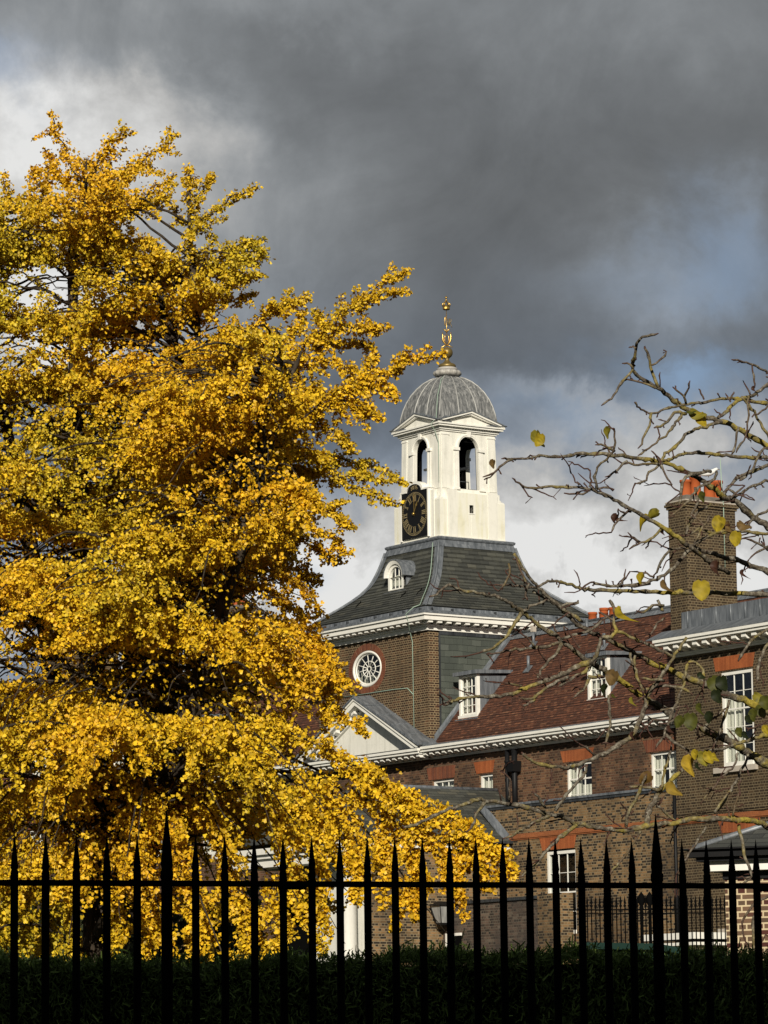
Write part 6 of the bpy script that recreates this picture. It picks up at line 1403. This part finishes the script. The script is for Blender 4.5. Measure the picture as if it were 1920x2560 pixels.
 (cv(Z2, [(1000, 560), (880, 600), (740, 670), (600, 720), (440, 780), (300, 840), (130, 870), (0, 870)]) + cv(Z1, [(1450, 145), (1290, 185), (1240, 210), (1185, 225)]), 11, 5, 0, -.6), (cv(Z2, [(1000, 570), (920, 660), (830, 710), (700, 790)]), 8, 6, 0, -.1), (cv(Z2, [(990, 700), (930, 810), (820, 900)]), 6, 5, 0, -.1), (cv(Z2, [(800, 690), (600, 790), (480, 880), (340, 890)]), 7, 5, -.1, -.3), (cv(Z2, [(500, 860), (440, 940), (375, 950)]), 7, 5, -.2, -.3), (cv(Z2, [(980, 690), (1060, 690), (1120, 695)]), 8, 8, .0, .1), (cv(Z2, [(380, 775), (220, 750), (90, 735)]), 4, 3, -.3, -.4), (cv(Z2, [(570, 715), (480, 640)]), 4, 3, -.2, -.2), (cv(Z2, [(450, 920), (380, 1060)]), 3, 2, -.3, -.3), (cv(Z1, [(1240, 200), (1245, 170), (1238, 135)]), 5, 3, -.6, -.6),
 (cv(Z2, [(1400, 500), (1390, 580), (1410, 640), (1480, 870)]), 6, 5, .1, .1), (cv(Z2, [(1659, 640), (1600, 740), (1500, 850)]), 8, 7, .2, .2), (cv(Z2, [(1659, 730), (1560, 720), (1430, 700)]), 8, 5, .2, .1), (cv(Z2, [(1659, 160), (1580, 250), (1520, 350)]), 5, 4, .2, .1), (cv(Z2, [(1600, 0), (1630, 60), (1659, 100)]), 6, 6, .3, .3), (cv(Z2, [(1165, 0), (1200, 60), (1210, 130)]), 6, 6, 0, 0), (cv(Z2, [(1659, 50), (1560, 60), (1480, 110), (1410, 95)]), 6, 5, .3, .2), (cv(Z2, [(1080, 110), (1180, 170), (1280, 150), (1310, 120)]), 5, 4, 0, 0),
 (cv(Z5, [(690, 485), (640, 640), (570, 760), (480, 830), (350, 910), (200, 970), (100, 1010)]) + cv(Z6, [(700, 250), (560, 240), (430, 210), (330, 130)]), 12, 6, .2, -.4), (cv(Z5, [(280, 920), (220, 870), (150, 825)]), 5, 4, 0, -.1),
 (cv(Z5, [(1010, -20), (930, 100), (880, 180), (830, 250), (770, 330), (700, 430), (670, 475)]), 7, 8, .3, .2), (cv(Z5, [(1659, -90), (1580, -40), (1500, 40), (1420, 170)]), 7, 6, .6, .5), (cv(Z5, [(1800, 720), (1659, 750), (1500, 800), (1390, 840), (1250, 880), (1110, 890)]), 12, 4, .8, .3), (cv(Z5, [(1350, 480), (1310, 620), (1260, 760), (1220, 860)]), 7, 4, .5, .4), (cv(Z5, [(1160, 680), (1240, 610), (1330, 540)]), 6, 5, .4, .5), (cv(Z5, [(640, 400), (800, 370), (960, 380), (1060, 440)]), 6, 5, .3, .3), (cv(Z5, [(1659, 30), (1590, 180), (1570, 340)]), 8, 6, .7, .6), (cv(Z5, [(1659, 640), (1560, 700), (1480, 700)]), 4, 4, .6, .5), (cv(Z5, [(920, 620), (860, 680), (820, 780), (760, 870)]), 6, 5, .3, .2), (cv(Z5, [(830, 740), (920, 820), (1030, 880)]), 7, 6, .3, .3), (cv(Z5, [(1000, 330), (960, 430), (900, 560), (860, 660)]), 7, 6, .3, .3),
 (cv(Z5, [(980, 340), (1020, 200), (1080, 180), (1130, 230), (1150, 330)]), 6, 6, .3, .3), (cv(Z5, [(1420, 900), (1380, 1010), (1280, 1110), (1120, 890 + 420)]), 5, 4, .5, .4), (cv(Z5, [(1500, 910), (1420, 1090), (1380, 1170), (1240, 1380)]), 6, 6, .5, .4), (cv(Z5, [(1440, 1100), (1430, 1250)]), 4, 4, .4, .4), (cv(Z5, [(560, 100), (590, 220), (640, 380)]), 6, 5, .2, .2), (cv(Z5, [(390, 440), (400, 600), (400, 700), (360, 860)]), 7, 5, .1, .1), (cv(Z5, [(620, 690), (740, 640), (880, 640)]), 4, 3, .2, .2), (cv(Z5, [(800, 560), (930, 540), (1010, 520)]), 5, 4, .3, .3),
 (cv(Z7, [(1500, 500), (1264, 455), (1150, 400), (1000, 380), (850, 365), (700, 350), (330, 365), (100, 380)]) + cv(Z6, [(1450, 705), (1320, 725), (1150, 750), (1000, 740), (860, 715), (740, 690), (640, 640), (560, 625), (400, 575), (250, 540), (110, 525), (0, 510)]) + cv(Z6A, [(780, 560), (680, 595), (560, 640), (450, 690), (370, 730), (300, 745)]), 14, 6, .6, -.9),
 (cv(Z6A, [(860, 570), (810, 650), (780, 720), (740, 775)]), 7, 4, -.7, -.8), (cv(Z6, [(600, 600), (680, 480), (780, 360), (840, 290), (860, 230)]), 8, 5, -.4, -.5), (cv(Z6, [(560, 630), (480, 670), (380, 720), (300, 770), (180, 820)]), 8, 5, -.4, -.7), (cv(Z6, [(770, 710), (640, 810), (560, 890), (480, 980), (410, 1060), (300, 1130)]), 9, 5, -.3, -.6), (cv(Z6, [(1165, 725), (1190, 600), (1250, 490), (1290, 380), (1330, 300)]), 8, 5, 0, -.1), (cv(Z6, [(1190, 610), (1150, 570), (1115, 535)]), 5, 3, 0, -.1), (cv(Z6, [(1200, 620), (1230, 600)]), 4, 3, 0, 0),
 (cv(Z6, [(1330, 705), (1350, 590), (1410, 490), (1440, 430), (1520, 360), (1600, 280), (1659, 190)]), 12, 8, .1, .4), (cv(Z6, [(1440, 425), (1490, 220), (1530, 60)]), 6, 5, .2, .3), (cv(Z6, [(1430, 430), (1380, 420), (1290, 405), (1165, 400)]), 7, 4, .2, .1), (cv(Z6, [(1600, 690), (1500, 640), (1440, 580), (1400, 540)]), 6, 4, .3, .2), (cv(Z6, [(1480, 625), (1530, 620), (1540, 590)]), 4, 3, .3, .3), (cv(Z6, [(520, 570), (470, 500), (420, 440)]), 6, 5, -.4, -.5), (cv(Z6, [(510, 555), (545, 470)]), 4, 3, -.4, -.4), (cv(Z6A, [(1030, 555), (1030, 470), (1035, 400), (970, 355)]), 5, 4, -.6, -.7),
 (cv(Z7, [(880, 430), (920, 650), (960, 850), (1040, 1050), (1060, 1150)]), 8, 6, .4, .3), (cv(Z7, [(770, 330), (740, 250), (715, 180)]), 4, 3, .3, .3), (cv(Z7, [(800, 310), (840, 180), (870, 80), (890, 0)]), 5, 4, .3, .3), (cv(Z7, [(560, 270), (660, 130), (760, 0)]), 7, 5, .3, .4), (cv(Z7, [(450, 460), (300, 680), (180, 880), (60, 1080)]), 6, 4, .3, .2), (cv(Z7, [(1050, 1120), (940, 1120), (850, 1130)]), 5, 3, .3, .3), (cv(Z7, [(1040, 1140), (950, 1190), (880, 1215)]), 5, 3, .3, .3),
 (cv(Z6, [(1280, 760), (1200, 900), (1100, 1020), (1040, 1110), (1000, 1200)]), 5, 4, 0, -.1),
]
LOW = [  # twigs low down, in front of the hedge
 (cv(Z7B, [(1800, 600), (1659, 640), (1560, 700), (1500, 780), (1490, 860)]), 7, 5), (cv(Z7B, [(1600, 560), (1575, 700), (1560, 880), (1570, 1100), (1540, 1250), (1500, 1360), (1480, 1498)]), 9, 5), (cv(Z7B, [(1130, 1200), (1160, 1240), (1200, 1280), (1230, 1370)]), 5, 6), (cv(Z7B, [(1560, 1130), (1460, 1170), (1350, 1200), (1300, 1260), (1250, 1360), (1200, 1450)]), 7, 4), (cv(Z7B, [(1460, 1170), (1540, 1240)]), 4, 3), (cv(Z7B, [(1250, 1360), (1180, 1360), (1135, 1340)]), 5, 3), (cv(Z7B, [(1350, 1200), (1400, 1240), (1360, 1300), (1340, 1340)]), 5, 4), (cv(Z7B, [(1220, 1240), (1250, 1290)]), 3, 3), (cv(Z7B, [(1490, 860), (1510, 960), (1560, 1010)]), 5, 3), (cv(Z7B, [(1800, 1000), (1659, 900), (1600, 980), (1570, 1060)]), 5, 4), (cv(Z7B, [(1490, 1180), (1520, 1230), (1540, 1300)]), 4, 3)]
bv, bf, bth = [], [], []
def btube(path, rad, n=7):
    b0 = len(bv); k = len(path); prev = None
    for a in range(k):
        d = path[min(a + 1, k - 1)] - path[max(a - 1, 0)]; d = d / (np.linalg.norm(d) + 1e-9)
        u = np.cross(d, [0, 1.0, 0.15]) if prev is None else prev - d * np.dot(prev, d)
        u /= np.linalg.norm(u) + 1e-9; prev = u; v2 = np.cross(d, u)
        for q in range(n):
            bv.append(path[a] + rad[a] * (cos(2 * pi * q / n) * u + sin(2 * pi * q / n) * v2) - bbase); bth.append(min(1, max(0, (rad[a] - .004) / .012)))
    for a in range(k - 1):
        for q in range(n): bf.append((b0 + a * n + q, b0 + a * n + (q + 1) % n, b0 + (a + 1) * n + (q + 1) % n, b0 + (a + 1) * n + q))
    bf.append(tuple(b0 + q for q in range(n))[::-1]); bf.append(tuple(b0 + (k - 1) * n + q for q in range(n)))
PXM = FPX / DB
def branch(pts, w0, w1, d0, d1, D=DB, spurs=True):
    k = len(pts); ctl = [at(p[0], p[1], D + d0 + (d1 - d0) * i / max(1, k - 1)) for i, p in enumerate(pts)]
    L = sum(np.linalg.norm(ctl[i + 1] - ctl[i]) for i in range(k - 1)); n = max(6, int(L / .028))
    c = spline(ctl, n); c[1:-1] += rng.normal(size=(n - 2, 3)) * .0035
    r = np.linspace(w0, w1, n) / PXM / 2 * 1.12
    r = r * (.92 + .20 * rng.random(n) + .34 * (rng.random(n) < .16)); r[-1] *= .5
    btube(c, r)
    if spurs:
        for q in range(int(L * 7.0)):
            u = rng.uniform(.08, .97) * (n - 1.01); i = int(u); d = c[i + 1] - c[i]; d /= np.linalg.norm(d) + 1e-9
            if d[0] > 0: d = -d
            s_ = np.cross(d, unit(1)[0]); s_ /= np.linalg.norm(s_) + 1e-9
            s_ = s_ * .8 + d * .5; s_ /= np.linalg.norm(s_)
            l = rng.choice([.022, .035, .06, .11], p=[.45, .3, .17, .08]); rr = min(.0052, r[i] * .8)
            cc = [c[i], c[i] + s_ * l * .5, c[i] + s_ * l * .85 + rng.normal(size=3) * .004, c[i] + s_ * l * 1.0]
            btube(cc, [rr, rr * .75, rr * 1.1, rr * .35], 5)
for pts, w0, w1, d0, d1 in BR:
    branch(pts, w0, w1, d0, d1)
    ys = sum(q[1] for q in pts) / len(pts)
    if ys > 1120:                       # thin side twigs, thickest low down
        for q in range(int(len(pts) * (.38 if ys < 1900 else .25))):
            i = rng.integers(1, len(pts)); x0, y0 = pts[i]
            if x0 > 1960: continue
            an = rng.uniform(0, 2 * pi); l = rng.uniform(22, 85)
            dx, dy = -abs(cos(an)) * l if rng.random() < .72 else cos(an) * l, sin(an) * l * .8
            branch([(x0, y0), (x0 + dx * .5 + rng.normal() * 6, y0 + dy * .5 + rng.normal() * 6), (x0 + dx, y0 + dy)], 3.6, 2.2, d0 + (d1 - d0) * i / len(pts), d0 + (d1 - d0) * i / len(pts) + rng.uniform(-.2, .2))
for pts, w0, w1 in LOW: branch(pts, w0 * .8, w1 * .8, -3.2, -3.2)
# trunk and limbs outside the picture that carry them
def limb(p0, p1, r0, r1, sag=.2):
    p0, p1 = np.array(p0), np.array(p1); c = spline([p0, (p0 + p1) / 2 + np.array([.1, .05, -sag]), p1], 24); btube(c, np.linspace(r0, r1, 24) * (1 + .06 * rng.normal(size=24)), 10)
top_ = np.array([4.4, 21.8, 3.2])
limb((4.6, 21.8, 0), top_, .16, .13, 0)
for pts, w0, w1, d0, d1 in BR:
    for e, dd, ww in ((pts[0], d0, w0), (pts[-1], d1, w1)):
        if e[0] > 1930: limb(top_ + np.array([0, 0, rng.uniform(-1.2, 1.0)]), at(e[0], e[1], DB + dd), .05, ww / PXM / 2, .3)
limb(top_ + np.array([-.0, 0, -.8]), at(*Z7B(1800, 600), DB - 3.2), .03, .008); limb(top_ + np.array([-.0, 0, -1.4]), at(*Z7B(1800, 1000), DB - 3.2), .03, .006)
me = bpy.data.meshes.new('branches'); me.from_pydata([tuple(q) for q in bv], [], bf)
me.polygons.foreach_set('use_smooth', [True] * len(me.polygons))
ta = me.attributes.new('thick', 'FLOAT', 'POINT'); ta.data.foreach_set('value', bth)
me.materials.append(MATS['lichen_bark']); me.update()
o = bpy.data.objects.new('branches', me); COL.objects.link(o); o.parent = bt
# broad leaves: (px, py, length px, colour, droop angle deg, curl, depth)
YG, YL, GR, BRN, TAN, DK = (.22, .19, .022), (.36, .27, .018), (.075, .080, .012), (.06, .026, .016), (.16, .10, .035), (.016, .022, .006)
def bl(f, x, y, L, c, ang=0, curl=.5, yaw=0.0): p = f(x, y); return (p[0], p[1], L, c, ang, curl, yaw)
BLV = [bl(Z8, 372, 620, 55, YG, 8, .7, .7), bl(Z8, 385, 640, 42, YL, -20, .6, -.4), bl(Z8, 775, 605, 36, YG, -25, .6, .8), bl(Z8, 125, 785, 28, TAN, -15, .7, .6), bl(Z8, 1230, 500, 50, YG, 60, .7, .5), bl(Z8, 1285, 520, 46, YL, 10, .7, .3), bl(Z8, 1210, 505, 30, GR, 70, .6, .9), bl(Z8, 1050, 1085, 44, YG, -70, .9, .6), bl(Z8, 1000, 1120, 48, YL, -60, 1.0, .9),
       bl(Z8, 820, 1080, 36, BRN, 25, 1.2, .8), bl(Z8, 815, 1090, 30, BRN, -30, 1.2, .4), bl(Z8, 1300, 965, 38, GR, -12, .6, .6), bl(Z8, 1395, 1105, 48, YL, -20, .4, .2), bl(Z8, 1440, 1130, 40, TAN, 10, .9, .6), bl(Z8, 1500, 1125, 42, TAN, 50, .9, .5), bl(Z8, 1490, 1190, 46, YL, -15, .5, .3), bl(Z8, 1455, 1150, 34, BRN, -10, 1.1, .8), bl(Z8, 1285, 1465, 60, YL, 0, .25, .05), bl(Z8, 965, 1425, 36, YL, -30, .9, .6), bl(Z8, 1095, 1455, 46, TAN, 12, 1.0, .9), bl(Z8, 1535, 1400, 30, BRN, 0, 1.3, .9), bl(Z8, 1585, 370, 20, BRN, 0, 1.3, .5),
       bl(Z4, 520, 1320, 60, YL, 14, 1.2, .9), bl(Z4, 1270, 970, 44, BRN, -15, 1.2, .5), bl(Z4, 830, 700, 24, BRN, -10, 1.2, .5), bl(Z4, 1000, 230, 16, BRN, 40, 1.2, .5),
       bl(Z5, 440, 250, 48, TAN, -25, .5, .3), bl(Z5, 390, 370, 44, DK, -35, 1.0, .8), bl(Z5, 420, 430, 18, GR, 30, .6, .8), bl(Z5, 1110, 260, 30, DK, 40, .8, .4), bl(Z5, 1210, 300, 62, GR, 30, .5, .2), bl(Z5, 1290, 290, 56, DK, 10, .6, .3), bl(Z5, 1250, 400, 50, DK, 8, .6, .4), bl(Z5, 1040, 590, 60, GR, 2, .4, .1), bl(Z5, 980, 620, 44, GR, -40, .5, .4), bl(Z5, 1130, 510, 42, GR, -5, .8, .8), bl(Z5, 1210, 580, 42, DK, -25, .6, .5), bl(Z5, 1430, 700, 36, GR, 5, .5, .4), bl(Z5, 1470, 730, 30, DK, 20, .6, .6), bl(Z5, 1550, 430, 40, YG, 60, .6, .4), bl(Z5, 1600, 520, 48, GR, 10, .5, .3), bl(Z5, 1560, 560, 44, GR, -20, .6, .5), bl(Z5, 1640, 450, 50, GR, 0, .5, .3), bl(Z5, 1500, 600, 34, DK, 15, .6, .6), bl(Z5, 1640, 680, 30, YL, 10, .6, .5), bl(Z5, 590, 460, 28, YG, 0, 1.1, .8),
       bl(Z5, 1090, 880, 30, YL, -20, .6, .5), bl(Z5, 1060, 930, 62, (.45, .30, .03), -10, .9, .6), bl(Z5, 1140, 890, 46, YG, 8, .5, .3), bl(Z5, 1180, 890, 40, YL, 14, .6, .4), bl(Z5, 1225, 900, 30, YL, 22, .7, .6), bl(Z5, 1120, 980, 34, DK, 0, 1.2, .9), bl(Z5, 730, 1080, 44, (.14, .08, .02), -62, .6, .3), bl(Z5, 890, 1130, 52, (.30, .20, .03), 26, .8, .6), bl(Z5, 890, 680, 30, BRN, 10, 1.2, .8), bl(Z5, 600, 740, 26, BRN, -20, 1.2, .8)]
HEART = []; n_ = 7
bvv, bff, bcc = [], [], []
for (x, y, L, c, ang, curl, yaw) in BLV:
    p = at(x, y, DB + .0 + rng.uniform(-.1, .1)); s = L / PXM * (.72 if c[1] > c[0] else .84)
    e = R_(ang); down = np.array([sin(e), 0, -cos(e)]); side = np.array([cos(e) * cos(yaw), sin(yaw), sin(e) * cos(yaw)]); nr = np.cross(side, down)
    nU, nV = 8, 5; b0 = len(bvv)
    for i in range(nU + 1):
        t = i / nU; wd = .46 * (math.sin(pi * min(1, t ** .62)) ** .7 if 0 < t < 1 else (0.0)) 
        wd = .48 * (max(0, 1 - (abs(t - .34) / .66) ** 2.0) ** .75 if t > .34 else max(0, 1 - ((.34 - t) / .36) ** 3) ** .6)
        for j in range(nV):
            w_ = (j / (nV - 1) * 2 - 1); lob = -.10 * (1 - t) * (abs(w_)) * (t < .25)
            q = p + s * (down * (t + lob) + side * wd * w_ * (1 - .25 * curl * abs(w_)) + nr * (curl * (.38 * abs(w_) * wd + .28 * math.sin(t * 3 + yaw) - .25 * t * t) + .03 * math.sin(9 * t + 3 * w_)))
            bvv.append(q - bbase); f_ = rng.uniform(.75, 1.15) * (1.25 if j == 2 else 1.0); spot = rng.random() < .08
            bcc.append(tuple(min(1, ch_ * f_ * (.45 if spot else 1)) for ch_ in c) + (1,))
    for i in range(nU):
        for j in range(nV - 1): a = b0 + i * nV + j; bff.append((a, a + 1, a + nV + 1, a + nV))
me = bpy.data.meshes.new('leaves'); me.from_pydata([tuple(q) for q in bvv], [], bff); me.polygons.foreach_set('use_smooth', [True] * len(me.polygons))
ca = me.color_attributes.new('Col', 'FLOAT_COLOR', 'POINT'); ca.data.foreach_set('color', np.array(bcc).ravel()); me.materials.append(MATS['broad_leaf']); me.update()
o = bpy.data.objects.new('leaves', me); COL.objects.link(o); o.parent = bt

# ================================================================== clipped yew hedge behind the fence
hd = thing('clipped_hedge', 'dark clipped yew hedge running across behind the iron fence', 'hedge', (0, 17.5, 0), palace=False)
BASE[hd.name] = np.zeros(3); hd.location = (0, 0, 0)
zh = 2.075
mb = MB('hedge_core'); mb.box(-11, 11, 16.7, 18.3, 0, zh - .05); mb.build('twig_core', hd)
n1 = 90000
fx = rng.uniform(-3.6, 3.6, n1); fz = rng.uniform(.8, zh, n1); bulge = .05 * np.sin(fx * 3.1) + .05 * np.sin(fx * 7.3 + 1) * np.sin(fz * 6)
P1 = np.stack([fx, 16.66 - rng.random(n1) ** 2 * .10 + bulge * .7, fz], 1)
n2 = 34000; fx = rng.uniform(-3.6, 3.6, n2); topz = zh - .02 + .022 * np.sin(fx * 2.3 + .5) + .016 * np.sin(fx * 9) + .012 * np.sin(fx * 23)
P2 = np.stack([fx, rng.uniform(16.6, 17.3, n2), topz + rng.normal(size=n2) * .016 - .03 + .05 * (rng.random(n2) ** 5)], 1)
n3 = 60000; fx = rng.uniform(3.6, 11, n3) * rng.choice([-1, 1], n3); top3 = rng.random(n3) < .3
P3 = np.stack([fx, np.where(top3, rng.uniform(16.6, 18.3, n3), 16.66 - rng.random(n3) ** 2 * .1), np.where(top3, zh - .02 + rng.normal(size=n3) * .016, rng.uniform(.1, zh, n3))], 1)
HP = np.concatenate([P1, P2, P3]); nh = len(HP)
AX = unit(nh) * .7 + np.array([0, -.4, .55]); NO = unit(nh)
BLADE = ([(-.10, 0, 0), (.10, 0, 0), (.07, 1, .12), (-.07, 1, .12)], [(0, 1, 2, 3)])
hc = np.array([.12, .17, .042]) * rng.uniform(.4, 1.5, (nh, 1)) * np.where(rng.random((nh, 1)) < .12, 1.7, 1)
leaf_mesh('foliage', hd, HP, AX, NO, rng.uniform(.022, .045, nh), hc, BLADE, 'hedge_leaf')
